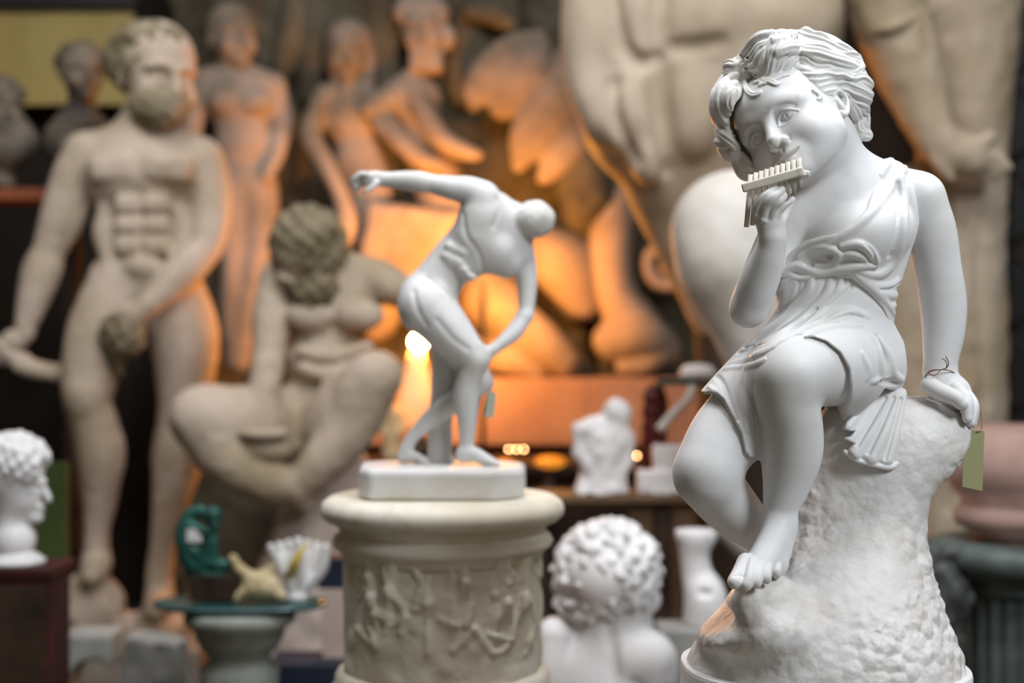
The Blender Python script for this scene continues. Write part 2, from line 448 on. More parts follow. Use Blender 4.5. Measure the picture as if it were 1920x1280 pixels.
def build_boy():
    root = thing('boy_statue', PW(1540, 1400, DB)[:2] + (.72,), 'white marble boy in a draped tunic playing pan pipes, seated on a rough rock', 'statue')
    s = Sculpt(DB)
    # ---- torso and neck
    s.e((1598, 445, 30), (112, 110, 78), rot=(0, -18, 12), k=20)
    s.e((1600, 375, 30), (105, 60, 62), rot=(0, 10, 12), k=30)
    s.c([(1590, 520, 30, 86), (1570, 600, 45, 98), (1566, 665, 60, 96)], k=30, flat=((0, 1, 0), .85))
    s.e((1518, 512, 26), (52, 56, 56), k=24)
    s.c([(1545, 262, 12, 60), (1568, 305, 24, 58), (1592, 352, 34, 66)], k=22)
    s.c([(1600, 322, 44, 40), (1665, 345, 42, 40), (1722, 372, 36, 44)], k=24)
    s.c([(1560, 370, 10, 36), (1500, 400, 14, 40), (1474, 420, 20, 40)], k=26)
    # ---- his left arm, straight, hand on the rock
    s.c([(1722, 372, 36, 48), (1745, 430, 40, 46), (1758, 500, 48, 43), (1768, 565, 56, 43), (1769, 620, 56, 39), (1764, 672, 52, 32), (1763, 700, 50, 29.5)], k=18)
    s.c([(1762, 696, 50, 29), (1768, 720, 44, 34), (1785, 738, 36, 36)], k=10, flat=((0, 1, 0), .8))
    s.c([(1742, 722, 10, 17), (1762, 733, -8, 16), (1790, 745, -18, 15), (1803, 757, -22, 12)], k=6)     # thumb
    for (x0, y0, z0, x1, y1, z1, x2, y2, z2, r) in ((1794, 730, 12, 1812, 752, -4, 1814, 784, -12, 13), (1804, 734, 30, 1823, 760, 14, 1820, 792, 4, 12.5),
                                             (1806, 736, 48, 1824, 764, 36, 1822, 794, 26, 12), (1804, 736, 66, 1820, 764, 56, 1818, 788, 48, 11)):
        s.c([(x0, y0, z0, r + 2), (x1, y1, z1, r), (x2, y2, z2, r - 3)], k=3.5)
    # ---- his right arm, bent, hand at the pipes
    s.c([(1476, 420, 26, 44), (1440, 490, 16, 38), (1408, 560, -14, 35), (1404, 578, -26, 33)], k=14)
    s.c([(1403, 580, -28, 33), (1420, 535, -58, 37), (1438, 492, -84, 32), (1447, 462, -98, 26), (1449, 448, -102, 25)], k=12)
    s.c([(1448, 448, -102, 25), (1446, 425, -106, 27), (1438, 404, -112, 26)], k=8, flat=((0, 1, 0), .72))
    # fingers, curling up and over the pipes
    s.c([(1418, 402, -118, 10), (1422, 384, -130, 9.5), (1437, 366, -140, 8.5), (1452, 355, -134, 7), (1458, 350, -122, 6)], k=1.2)
    s.c([(1430, 408, -122, 10.5), (1436, 386, -136, 10), (1450, 370, -146, 9), (1464, 358, -138, 7.5), (1468, 352, -124, 6.5)], k=1.2)
    s.c([(1444, 406, -122, 10), (1450, 388, -134, 9.5), (1462, 376, -140, 8.5), (1472, 366, -130, 7), (1474, 362, -120, 6)], k=1.2)
    s.c([(1454, 408, -116, 11), (1458, 396, -120, 10), (1470, 384, -124, 8), (1481, 377, -120, 6.5), (1486, 374, -114, 5.5)], k=1.2)
    s.c([(1462, 420, -92, 10), (1474, 398, -84, 9), (1484, 376, -84, 7)], k=5)
    s.d([(1417, 404, 4), (1421, 408, 4)], .55, 3); s.d([(1430, 414, 5), (1434, 416, 4.5)], .55, 3)
    # ---- his right leg (further left in the picture)
    s.c([(1520, 665, 50, 84), (1440, 740, 0, 78), (1365, 815, -44, 70), (1330, 872, -70, 62), (1324, 890, -72, 58)], k=20)
    s.c([(1325, 890, -70, 58), (1348, 925, -36, 56), (1385, 965, 4, 48), (1420, 1000, 40, 36), (1442, 1030, 58, 26), (1446, 1056, 60, 22)], k=20)
    # ---- his left leg (in front)
    s.c([(1606, 680, 60, 80), (1560, 680, -20, 80), (1503, 690, -95, 76), (1478, 702, -128, 66)], k=24)
    s.c([(1474, 706, -128, 64), (1474, 745, -126, 58), (1483, 800, -104, 59), (1484, 850, -88, 57), (1475, 905, -80, 44), (1464, 950, -76, 33), (1461, 978, -76, 29)], k=18)
    s.e((1474, 672, -136), (44, 34, 50), k=18)
    # foot
    s.c([(1462, 975, -74, 29), (1460, 1008, -64, 30), (1456, 1028, -66, 26)], k=16)
    s.c([(1463, 990, -76, 27), (1460, 1030, -98, 25), (1456, 1056, -124, 19)], k=14)
    s.c([(1460, 985, -82, 28), (1446, 1022, -112, 30), (1430, 1052, -140, 30), (1420, 1066, -152, 27)], k=12)
    s.c([(1440, 1052, -122, 26), (1452, 1060, -120, 22)], k=12)
    s.c([(1398, 1052, -150, 16), (1386, 1074, -172, 14), (1378, 1090, -186, 14.5)], k=5)
    s.c([(1411, 1056, -162, 13), (1406, 1078, -186, 10.5), (1401, 1093, -192, 11.5), (1399, 1097, -192, 11)], k=2.5)
    s.c([(1426, 1056, -160, 13), (1422, 1076, -182, 10.5), (1419, 1089, -188, 11), (1418, 1093, -187, 10.5)], k=2.5)
    s.c([(1440, 1055, -154, 12), (1438, 1070, -172, 10), (1437, 1081, -178, 10), (1437, 1086, -176, 9)], k=2.5)
    s.c([(1453, 1056, -140, 13), (1455, 1066, -154, 11), (1456, 1073, -158, 9), (1456, 1077, -155, 8)], k=2.5)
    s.d([(1395, 1081, 1.6), (1386, 1078, 1.6), (1376, 1080, 1.4)], .2, 2, mode='s')
    # ---- head, carved upright in its own frame and then turned
    R = rotm(-14.9, -28.5, -35.6); HO = (527.6, 0, 403.4)
    q = s; q.frame(HO, R, 1.0)
    q.e((0, 12, 26), (96, 112, 98), k=18)
    q.e((0, -14, -28), (87, 86, 86), k=24)
    q.e((0, -40, 34), (76, 62, 60), k=20)
    for sx in (-1, 1):
        q.e((sx * 46, -54, -50), (37, 40, 38), k=20)
        q.c([(sx * 62, -20, -58, 26), (sx * 34, -58, -84, 24), (0, -76, -92, 21)], k=22)
        q.c([(sx * 12, -92, 18, 7), (sx * 36, -89, 24, 9), (sx * 62, -72, 14, 7)], k=20)          # brow
    q.e((0, -84, -96), (22, 20, 17), k=12)
    q.e((0, -86, -70), (32, 22, 24), k=16)
    for sx in (-1, 1):
        q.e((sx * 33, -112, -3), (22, 23, 14), k=12, mode='s')
        q.e((sx * 34, -78, -5), (20, 17.5, 18), k=1)
    # nose
    q.c([(0, -90, 16, 9), (0, -101, -6, 10), (0, -111, -25, 11.5), (0, -117, -36, 13)], k=10)
    for sx in (-1, 1):
        q.e((sx * 12.5, -106, -42), (8.5, 11, 8.5), k=4)
        q.e((sx * 7, -113, -49), (3.6, 5, 5), rot=(25, 0, 0), k=1.5, mode='s')
        q.c([(sx * 18, -102, -33, 2), (sx * 22.5, -98, -40, 2), (sx * 20, -98, -48, 1.6)], k=4, mode='s')
    # lids
    for sx in (-1, 1):
        q.fd([(sx * 15, -15, 2), (sx * 20, -1, 3.2), (sx * 33, 5, 3.8), (sx * 46, 1, 3.6), (sx * 56, -9, 2.2)], -.1, 1.6)
        q.fd([(sx * 18, -17, 1.4), (sx * 28, -19, 1.7), (sx * 38, -18, 1.8), (sx * 50, -10, 1.6)], .1, 2)
        q.fd([(sx * 13, -4, 1.8), (sx * 20, 9, 2.0), (sx * 33, 14, 2.0), (sx * 48, 10, 1.6), (sx * 56, 2, 1.4)], -.3, 8, mode='s')
        q.fd([(sx * 33 + 2, -9, 2.6), (sx * 33 + 3, -5, 2.6)], -.4, 1.5, mode='s')
    # mouth
    q.c([(-20, -93, -69, 3), (-11, -100, -66, 5), (-4, -104, -64, 5.5), (4, -104, -64, 5.5), (11, -100, -66, 5), (20, -93, -69, 3)], k=5)
    q.c([(-18, -94, -79, 4.5), (-9, -102, -82, 7), (0, -104, -83, 7.5), (9, -102, -82, 7), (18, -94, -79, 4.5)], k=5)
    q.fd([(-26, -70, .8), (-13, -72, 2.6), (0, -73, 3.6), (13, -72.5, 3.4), (22, -71, 2.4), (28, -69, .9)], .5, 1.2, mode='s')
    q.fd([(0, -53, 1.6), (0, -59, 1.6)], 0, 5, mode='s')
    q.fd([(-12, -93, 1.5), (0, -95, 2.5), (12, -93, 1.5)], -.2, 8, mode='s')
    # ears
    for sx in (-1, 1):
        q.e((sx * 92, 12, -20), (8, 15, 22), rot=(-8, 0, sx * 26), k=5)
        q.c([(sx * 92, -2, -10, 3.5), (sx * 99, 6, 3, 4), (sx * 104, 20, 2, 4), (sx * 104, 27, -14, 4), (sx * 99, 18, -33, 4.5), (sx * 94, 4, -43, 5.5), (sx * 91, 0, -36, 4)], k=2)
        q.e((sx * 104, 9, -14), (6, 9, 12), rot=(-8, 0, sx * 26), k=2.5, mode='s')
    q.frame()
    body = Sculpt(DB, s)
    # furrows of the flesh
    carve2(body, 'body', 1.8, 1.15, 306., M['marble'], root, lo=(270, -270, -520), hi=(960, 260, 640))

    # ---- hair
    h = Sculpt(DB)
    h.frame(HO, R, 1.0)
    h.e((0, 26, 32), (99, 104, 88), k=10)
    def slerp(a, b, t): w = a * (1 - t) + b * t; return w / np.linalg.norm(w)
    rng = np.random.default_rng(4)
    for j in range(22):
        az = -2.6 + j * 5.2 / 21
        a = np.array([-.25, -.55, .8]); m_ = np.array([math.sin(az) * .8, math.cos(az) * .7 , .75]); b_ = np.array([math.sin(az), math.cos(az), -.45])
        if b_[1] < .15: continue
        pts_ = []
        for t_ in np.linspace(.12, 1, 8):
            u = slerp(slerp(a, m_, min(1, t_ * 2)), slerp(m_, b_, max(0, t_ * 2 - 1)), t_)
            sd = np.cross(u, b_ - a); sd /= np.linalg.norm(sd); u = u + sd * .10 * math.sin(t_ * 9 + j * 2.1); u /= np.linalg.norm(u)
            pts_.append((u[0] * 101, 26 + u[1] * 106, 32 + u[2] * 90, 12.5 if 0 < t_ < 1 else 8))
        h.c(pts_, k=3, n=4)
        h.c([(p[0] * 1.085, 26 + (p[1] - 26) * 1.085, 32 + (p[2] - 32) * 1.085, 3.0) for p in pts_[1:]], k=3, n=4, mode='s')
    h.frame()
    h.e((1528, 134, 20), (80, 56, 74), rot=(0, 22, 0), k=14)
    h.e((1446, 104, -30), (42, 40, 48), k=14)
    h.e((1588, 170, 30), (42, 56, 58), k=14)
    h.e((1602, 232, 52), (28, 34, 40), k=10)
    h.e((1364, 196, 16), (34, 66, 46), rot=(0, 12, 0), k=10)
    h.e((1374, 262, 20), (32, 44, 42), k=10)
    h.e((1404, 300, 14), (28, 26, 36), k=10)
    h.e((1392, 236, 50), (26, 66, 46), k=12)
    h.e((1384, 146, 14), (26, 34, 40), k=14)
    h.e((1394, 262, 70), (30, 60, 40), k=10); h.e((1402, 306, 44), (28, 28, 34), k=10)
    face = [(1386, 186), (1404, 168), (1424, 172), (1446, 156), (1480, 138), (1496, 124), (1512, 132), (1530, 162), (1548, 182), (1560, 196), (1562, 216), (1588, 212), (1597, 240),
            (1606, 262), (1614, 300), (1480, 400), (1432, 330), (1424, 306), (1406, 284), (1388, 262), (1376, 236), (1374, 208)]
    h.poly(face, -70, k=8, mode='s', y1=60)
    ref = Sculpt(DB, h)
    def lock(pts, r, str_=2, lift=.25, tip=.5, gr=.25, on=None):
        h.lock(on or ref, [Z(*p[:2]) for p in pts], r, str_, lift, tip, k=3, gk=3, gr=gr, spread=.42)
    big = [[(960, 120), (1050, 110), (1130, 150), (1210, 160), (1290, 215)], [(1250, 215), (1330, 225), (1400, 260), (1450, 300), (1440, 350)],
        [(1330, 300), (1400, 290), (1470, 320), (1500, 370)],
  # upper mass, sweeping right
        [(900, 130), (1000, 135), (1100, 165), (1200, 190), (1330, 250), (1420, 290)],
        [(840, 190), (960, 190), (1080, 230), (1200, 240), (1300, 290), (1420, 340), (1490, 360)],
        [(860, 270), (960, 240), (1060, 285), (1170, 300), (1270, 330), (1380, 360), (1470, 400)],
        [(930, 400), (980, 330), (1070, 330), (1150, 390), (1250, 385), (1340, 420), (1440, 430), (1510, 380)],
        [(1000, 400), (1070, 430), (1140, 475), (1230, 460), (1320, 450), (1410, 480), (1500, 470)],
        [(1030, 450), (1090, 510), (1160, 540), (1260, 520), (1370, 510), (1470, 540), (1560, 590), (1600, 590)],
        [(1430, 500), (1500, 470), (1550, 500), (1590, 540)],
        [(1100, 560), (1160, 575), (1240, 570), (1340, 555), (1440, 580), (1530, 620), (1570, 640)],
        [(1400, 600), (1450, 640), (1500, 660), (1560, 700), (1600, 760), (1600, 830), (1540, 870)],
        [(1400, 640), (1440, 700), (1465, 770), (1480, 850), (1530, 870)],
        [(1500, 700), (1530, 760), (1540, 820)],
        [(1500, 890), (1550, 900), (1550, 940), (1545, 980)]]
    for i, p in enumerate(big): lock(p, (16 if i in (5, 7) else 12 + 2.5 * (i % 2)) if i < 11 else 12, 2, -.1 if i in (5, 7) else .05 + .3 * (i % 2))
    quiff = [[(830, 130), (740, 150), (680, 200), (650, 270), (600, 310), (585, 350)],
        [(800, 200), (730, 230), (690, 290), (640, 340), (590, 370), (590, 420)],
        [(780, 260), (740, 310), (710, 370), (650, 390), (610, 430)],
        [(830, 170), (790, 260), (780, 350), (740, 420), (660, 440), (620, 470)],
        [(900, 170), (850, 250), (820, 340), (800, 420), (740, 460), (680, 490)],
        [(950, 260), (900, 320), (870, 390), (830, 440)],
        [(1000, 410), (930, 430), (850, 450), (780, 450)]]
    for i, p in enumerate(quiff): lock(p, 10, 1, .05 + .3 * (i % 2))
    fringe = [[(625, 500), (645, 560), (690, 592), (735, 580), (745, 560)], [(740, 520), (800, 490), (860, 512), (890, 500)],
              [(760, 470), (840, 478), (900, 450), (960, 440)], [(700, 500), (740, 490), (780, 510)], [(1140, 560), (1180, 585), (1190, 612), (1175, 625)]]
    ref2 = Sculpt(DB); ref2.ops = list(ref.ops) + list(s.ops)
    for p in fringe: lock(p, 6, 1, .15, on=ref2)
    left = [[(555, 375), (500, 370), (430, 420), (385, 490), (360, 580), (345, 680), (365, 770), (400, 850)],
        [(560, 410), (490, 430), (430, 490), (395, 580), (385, 680), (410, 770), (470, 850)],
        [(560, 450), (500, 480), (450, 540), (430, 620), (440, 720), (480, 800), (500, 850)],
        [(555, 500), (510, 530), (480, 600), (480, 680), (510, 740)],
        [(545, 560), (520, 600), (510, 660), (522, 700)],
        [(370, 780), (390, 860), (385, 920), (440, 960), (500, 970)],
        [(420, 850), (470, 900), (520, 940), (560, 1000), (560, 1080)],
        [(500, 870), (560, 930), (610, 990), (660, 1030), (710, 1060)],
        [(530, 1020), (560, 1090), (590, 1150), (640, 1190), (700, 1170)],
        [(600, 1040), (640, 1100), (690, 1130), (740, 1110)],
        [(560, 370), (520, 360), (480, 385), (470, 410), (500, 415)]]
    for i, p in enumerate(left): lock(p, 10, 1, .0 + .3 * (i % 2))
    carve(h, 'hair', 1.25, M['marble_hair'], root)
    return root, s, h
boy_root, boy_s, boy_h = build_boy()
def build_dress(root):
    def Y(x, y): return (1320 + x / 3.556, 260 + y / 3.556)      # chest detail
    def X(x, y): return (1440 + x / 3.048, 480 + y / 3.048)      # skirt detail
    def V(x, y): return (1240 + x / 3.097, 560 + y / 3.097)      # lap and leg detail
    # ---- upper garment
    t = Sculpt(DB)
    t.e((1598, 445, 30), (112, 110, 78), rot=(0, -18, 12), k=20)
    t.e((1600, 375, 30), (105, 60, 62), rot=(0, 10, 12), k=30)
    t.c([(1590, 520, 30, 86), (1570, 600, 45, 98)], k=30, flat=((0, 1, 0), .85))
    t.e((1514, 512, 26), (52, 56, 56), k=24)
    t.c([(1600, 322, 44, 40), (1665, 345, 42, 40), (1712, 372, 36, 42)], k=24)
    t.off(6)
    t.poly([(1668, 292), (1640, 345), (1612, 398), (1585, 428), (1555, 444), (1515, 452), (1484, 466), (1460, 500), (1456, 530), (1500, 528), (1590, 522), (1625, 548), (1655, 580), (1674, 612),
            (1694, 650), (1716, 600), (1728, 560), (1732, 500), (1730, 440), (1718, 370), (1709, 325), (1706, 285)], -20, k=5)
    ref = Sculpt(DB, t)
    def fold(f, pts, r, lift=.5, st=0, k=7, **kw): t.lock(ref, [f(*p) for p in pts], r, st, lift, .5, k=k, n=6, **kw)
    fold(Y, [(1250, 140), (1100, 330), (1010, 480), (950, 565), (800, 620), (680, 665)], 7, .35)
    fold(Y, [(1370, 150), (1300, 250), (1150, 450), (1000, 590), (870, 680), (700, 780), (560, 880)], 8, .35)
    fold(Y, [(1310, 270), (1330, 400), (1335, 600), (1300, 750), (1230, 870), (1130, 910), (960, 855)], 10, .25)
    fold(Y, [(1370, 330), (1405, 500), (1415, 700), (1370, 850), (1280, 960), (1180, 990), (1050, 930)], 9, .3)
    fold(Y, [(1440, 650), (1410, 880), (1340, 1020), (1200, 1040), (1100, 980)], 9, .3)
    fold(Y, [(1440, 850), (1420, 1000), (1370, 1130), (1290, 1140)], 8, .3)
    fold(Y, [(920, 720), (1020, 700), (1100, 740), (1150, 820), (1130, 860)], 8, .1, k=4)
    fold(Y, [(870, 800), (960, 770), (1050, 790), (1090, 840)], 7, .2, k=4)
    fold(Y, [(520, 900), (620, 850), (760, 890), (900, 870), (1050, 850), (1140, 850)], 10, .1, k=4)
    fold(Y, [(640, 790), (720, 740), (820, 730), (900, 770), (860, 830), (760, 850), (680, 820)], 8, .0, k=3)
    fold(Y, [(520, 860), (560, 800), (640, 740), (760, 690), (870, 650)], 8, .2, k=4)
    fold(Y, [(500, 930), (560, 900), (640, 930), (760, 905), (900, 885)], 7, .1, k=3)
    fold(Y, [(660, 700), (740, 660), (860, 660)], 5, .2, k=3)
    fold(Y, [(980, 880), (1060, 950), (1150, 1020), (1230, 1110), (1290, 1210), (1320, 1280)], 7, .3, k=4)
    fold(Y, [(1240, 1120), (1300, 1100), (1350, 1060)], 6, .3, k=5)
    for (x, y, a, b) in ((830, 790, 8, 5), (705, 842, 5, 5)):
        Q, N = t.surf([Y(x, y)]); t.ops.append(('c', (np.hstack([np.vstack([Q - [a, 0, -1], Q + [a * .6, 0, 1]]), [[b * .8], [b]]]), None), 4, 's', (Q[0] - a - b, Q[0] + a + b)))
    t.d([(*Y(1290, 300), 3), (*Y(1295, 450), 4), (*Y(1290, 620), 4), (*Y(1240, 780), 3)], .1, 8, mode='s')
    t.d([(*Y(1080, 700), 2), (*Y(1130, 760), 3), (*Y(1145, 840), 2)], .1, 3, mode='s')
    t.d([(*Y(1180, 1010), 2), (*Y(1260, 1000), 3), (*Y(1330, 950), 3)], .1, 4, mode='s')
    # ---- skirt
    k = Sculpt(DB)
    k.c([(1530, 505, 30, 76), (1565, 560, 40, 96), (1565, 640, 55, 104), (1572, 690, 66, 102)], k=30, flat=((0, 1, 0), .85))
    k.e((1514, 530, 26), (50, 50, 56), k=24)
    k.c([(1540, 650, 40, 96), (1450, 720, 0, 86), (1365, 800, -44, 76), (1345, 840, -56, 72)], k=30)
    k.c([(1615, 680, 50, 88), (1560, 682, -20, 88), (1505, 692, -92, 82), (1480, 702, -118, 74)], k=24)
    k.c([(1420, 740, -40, 50), (1424, 800, -34, 44), (1420, 850, -24, 30)], k=30)
    k.c([(1600, 700, -10, 60), (1600, 760, 6, 40), (1596, 790, 10, 20)], k=24)
    k.off(5)
    k.poly([(1459, 522), (1438, 560), (1428, 588), (1412, 610), (1388, 634), (1358, 660), (1330, 690), (1303, 714), (1286, 742), (1276, 800), (1284, 786), (1297, 752), (1316, 736), (1338, 734), (1352, 748),
            (1364, 775), (1380, 808), (1388, 842), (1398, 853), (1420, 857), (1440, 850), (1450, 760), (1411, 700), (1418, 670), (1440, 645), (1468, 632), (1500, 630), (1530, 640), (1556, 660), (1574, 690), (1582, 730),
            (1588, 765), (1592, 792), (1612, 780), (1650, 745), (1662, 728), (1708, 738), (1716, 700), (1712, 640), (1696, 606), (1655, 560), (1620, 530), (1592, 508), (1520, 512)], -60, k=4)
    kref = Sculpt(DB, k)
    def fo(f, pts, r, lift=.5, kk=6, m=None): k.lock(m or kref, [f(*p) for p in pts], r, 0, lift, .4, k=kk, n=5)
    def gr(f, pts, r, kk=5, bury=.15): k.d([(*f(*p), r * (.5 if i in (0, len(pts) - 1) else 1)) for i, p in enumerate(pts)], bury, kk, mode='s', ref=kref, n=5)
    for p in ([(180, 150), (150, 230), (60, 300), (0, 340)], [(215, 130), (190, 200), (120, 270), (0, 370), (-60, 420)], [(330, 140), (290, 220), (180, 320), (60, 410), (-60, 500)],
              [(400, 120), (380, 190), (300, 280), (180, 390), (60, 480), (-60, 560), (-150, 620)], [(440, 110), (430, 160), (370, 240), (260, 340), (120, 440), (0, 530), (-120, 600)],
              [(490, 130), (480, 170), (420, 230), (330, 300)], [(100, 160), (60, 220), (0, 260)], [(270, 130), (240, 200), (160, 280), (40, 360)]):
        gr(X, p, 2.6)
    for p in ([(160, 150), (120, 240), (30, 310), (-40, 350)], [(250, 130), (230, 200), (140, 290), (0, 400), (-80, 450)], [(360, 130), (330, 220), (230, 320), (90, 420), (-60, 530)],
              [(420, 115), (400, 190), (330, 280), (200, 400), (60, 500), (-60, 590)]):
        fo(X, p, 6, .6)
    gr(X, [(540, 350), (470, 335), (400, 350), (320, 400)], 3); fo(X, [(570, 345), (500, 315), (430, 322), (350, 365), (260, 420)], 6, .4)
    gr(X, [(590, 420), (480, 378), (350, 375), (250, 405), (100, 480)], 3); fo(X, [(620, 440), (560, 400), (480, 395), (360, 402), (240, 440), (60, 510)], 6, .45)
    fo(X, [(570, 430), (620, 500), (645, 590), (652, 690), (600, 720)], 9, .3); gr(X, [(620, 460), (655, 530), (672, 600), (680, 680)], 6, 6, 0)
    fo(X, [(640, 470), (700, 580), (725, 680), (800, 722)], 9, .3); gr(X, [(640, 715), (690, 722), (740, 728)], 7, 5, -.2)
    fo(X, [(540, 560), (580, 650), (570, 700)], 8, .7)
    fo(X, [(60, 520), (150, 470), (240, 466), (330, 505), (400, 580), (435, 660), (452, 760), (468, 890)], 4.5, .3, 4)
    gr(V, [(530, 268), (450, 290), (370, 315)], 3.5); gr(V, [(310, 360), (400, 330), (520, 285), (640, 240), (760, 160), (900, 60)], 3)
    gr(V, [(330, 405), (500, 370), (640, 310), (800, 222), (960, 135), (1100, 95)], 3.5)
    fo(V, [(300, 400), (480, 350), (620, 290), (780, 200), (940, 110)], 6, .5)
    fo(V, [(240, 420), (400, 400), (540, 380), (640, 330)], 6, .6)
    fo(V, [(125, 700), (150, 580), (190, 515), (250, 500), (310, 540), (350, 620), (400, 700), (440, 790), (470, 870)], 5, .3, 4)
    gr(V, [(200, 462), (290, 440), (350, 480), (400, 600), (440, 700)], 3, 7)
    fo(V, [(480, 420), (450, 520), (480, 640), (500, 760)], 9, .65); gr(V, [(540, 500), (545, 620), (560, 760)], 4, 8)
    k2 = Sculpt(DB)
    k2.c([(1540, 650, 40, 90), (1450, 720, 4, 80), (1365, 800, -40, 72), (1345, 840, -52, 68)], k=30)
    k2.c([(1430, 740, -34, 50), (1432, 800, -30, 42), (1428, 850, -22, 28)], k=30)
    k2.off(4)
    k2.poly([(1470, 600), (1388, 640), (1358, 666), (1330, 696), (1306, 720), (1300, 748), (1318, 740), (1338, 738), (1350, 750),
            (1362, 775), (1378, 808), (1386, 842), (1396, 852), (1420, 855), (1450, 845), (1480, 800), (1500, 700), (1500, 620)], -60, k=4)
    # ---- the cloth end falling over the rock
    w = Sculpt(DB)
    for (a, b, c, r0, r1) in (((1668, 730, 4), (1618, 768, -18), (1587, 800, -40), 8, 9), ((1672, 736, 0), (1622, 790, -26), (1592, 824, -44), 8, 8), ((1678, 738, -2), (1635, 805, -34), (1602, 850, -48), 9, 11),
                              ((1686, 740, -2), (1656, 810, -36), (1632, 858, -48), 10, 13), ((1694, 742, 0), (1676, 812, -30), (1660, 862, -44), 10, 12), ((1702, 742, 6), (1694, 812, -20), (1682, 858, -34), 8, 8)):
        w.c([a + (r0 + 2,), b + ((r0 + r1) / 2 + 3,), c + (r1 + 3,)], k=9)
    w.poly([(1650, 722), (1616, 762), (1584, 790), (1577, 803), (1592, 808), (1600, 806), (1590, 817), (1576, 821), (1592, 828), (1597, 830), (1584, 841), (1598, 858), (1625, 868), (1650, 870), (1684, 866),
            (1690, 800), (1706, 742), (1706, 722)], -30, k=2.5)
    w.c([(1584, 846, -46, 4), (1605, 862, -52, 4.5), (1640, 872, -54, 4.5), (1668, 876, -50, 6), (1682, 868, -44, 5)], k=3)
    for p in ([(1660, 745), (1634, 790), (1608, 835)], [(1676, 745), (1652, 800), (1628, 850)], [(1690, 748), (1674, 810), (1660, 860)]):
        w.d([(*q, 3) for q in p], .1, 4, mode='s')
    for o in t.ops: pass
    carve(t, 'tunic', 1.5, M['marble'], root)
    sk = carve(k, 'skirt', 1.6, M['marble'], root)
    carve(w, 'cloth_end', 1.5, M['marble'], sk); carve(k2, 'inner_cloth', 2.0, M['marble'], sk)
build_dress(boy_root)

def build_rock(root):
    r = Sculpt(DB)
    r.e((1690, 840, 70), (150, 108, 108), k=30); r.e((1590, 850, 56), (90, 80, 104), k=30); r.e((1545, 960, 66), (84, 84, 140), k=30)
    r.c([(1650, 900, 70, 112), (1630, 1000, 60, 118), (1610, 1100, 40, 150), (1560, 1250, 20, 230)], k=40)
    r.e((1545, 1300, 10), (268, 225, 205), k=40)
    r.e((1440, 1174, -100), (96, 110, 70), k=34)
    r.e((1390, 1180, -60), (90, 100, 50), k=40)
    r.poly([(1560, 760), (1700, 744), (1770, 741), (1802, 752), (1828, 782), (1834, 805), (1820, 842), (1800, 872), (1770, 905), (1748, 935), (1740, 1000), (1746, 1080), (1775, 1150), (1797, 1215), (1806, 1280),
            (1806, 1400), (1274, 1400), (1276, 1230), (1284, 1195), (1310, 1172), (1350, 1150), (1365, 1135), (1368, 1112), (1400, 1090), (1462, 1040), (1476, 980), (1484, 930), (1500, 870), (1530, 810)], 0, k=22)
    r.c([(1408, 1124, -150, 34), (1450, 1116, -130, 40)], k=40)
    def bumps(P, d):
        n = worley(P, 30, 3); n2 = worley(P, 15, 9); v = vnoise(P, 60, 5); m = np.clip((vnoise(P, 130, 8) - .3) * 2.4, .25, 1)
        return d + m * ((.55 - n) * -11 - (n2 - .5) * 6 * v) + (vnoise(P, 6, 4) - .5) * 1.0 * m
    r.func(bumps)
    carve(r, 'rock', 1.8, M['marble_rock'], root, hi=np.array([860, 300, 0.]), lo=np.array([300, -260, -740.])) if False else None
    V_, F_ = r.mesh(1.8, lo=np.array([300, -270, -700.]), hi=np.array([940, 300, -70.]))
    link('rock', mkmesh('rock', V_, F_), M['marble_rock'], root)
    # plinth under the rock
    q = Sculpt(DB); q.b((1540, 1330, 10), (270, 222, 86), k=2, rd=60)
    zc = L(1545, 1245, 0)[2]; cx = L(1545, 0, 0)[0]; s_ = DB / F
    vs, fs = [], []
    prof = [(1.0, 0), (1.006, -6), (1.006, -84), (1.03, -90), (1.03, -130)]
    n = 96
    for (k_, dz) in prof:
        for i in range(n):
            a = 2 * math.pi * i / n; ca, sa = math.cos(a), math.sin(a); pw = .8
            vs.append(((cx + 263 * k_ * math.copysign(abs(ca) ** pw, ca)) * s_, DB + (10 + 228 * k_ * math.copysign(abs(sa) ** pw, sa)) * s_, CAMZ + (zc + dz) * s_))
    for j in range(len(prof) - 1):
        for i in range(n): fs.append((j * n + i, (j + 1) * n + i, (j + 1) * n + (i + 1) % n, j * n + (i + 1) % n))
    me = bpy.data.meshes.new('plinth'); me.from_pydata(vs, [], fs + [tuple(range(n)), tuple(reversed(range((len(prof) - 1) * n, len(prof) * n)))])
    link('plinth', me, M['marble'], root)
    return CAMZ + (zc - 130) * s_
plinth_z = build_rock(boy_root)

def tube(name, pts, r, mat_, parent=None, res=8, sub=6):
    """a swept tube, pts world (x,y,z[,r])"""
    A = spline([tuple(p[:3]) + ((p[3] if len(p) > 3 else r),) for p in pts], sub)
    T = np.gradient(A[:, :3], axis=0); T /= np.linalg.norm(T, axis=1)[:, None] + 1e-12
    ref = np.array([.3, .2, .93]); vs = []
    for p, t in zip(A, T):
        u = np.cross(t, ref); u /= np.linalg.norm(u) + 1e-9; v = np.cross(t, u)
        for i in range(res):
            a = 2 * math.pi * i / res; vs.append(p[:3] + (u * math.cos(a) + v * math.sin(a)) * p[3])
    fs = [(j * res + i, j * res + (i + 1) % res, (j + 1) * res + (i + 1) % res, (j + 1) * res + i) for j in range(len(A) - 1) for i in range(res)]
    me = bpy.data.meshes.new(name); me.from_pydata([tuple(v) for v in vs], [], fs + [tuple(range(res))[::-1], tuple(range((len(A) - 1) * res, len(A) * res))])
    me.polygons.foreach_set('use_smooth', [True] * len(me.polygons))
    return link(name, me, mat_, parent)

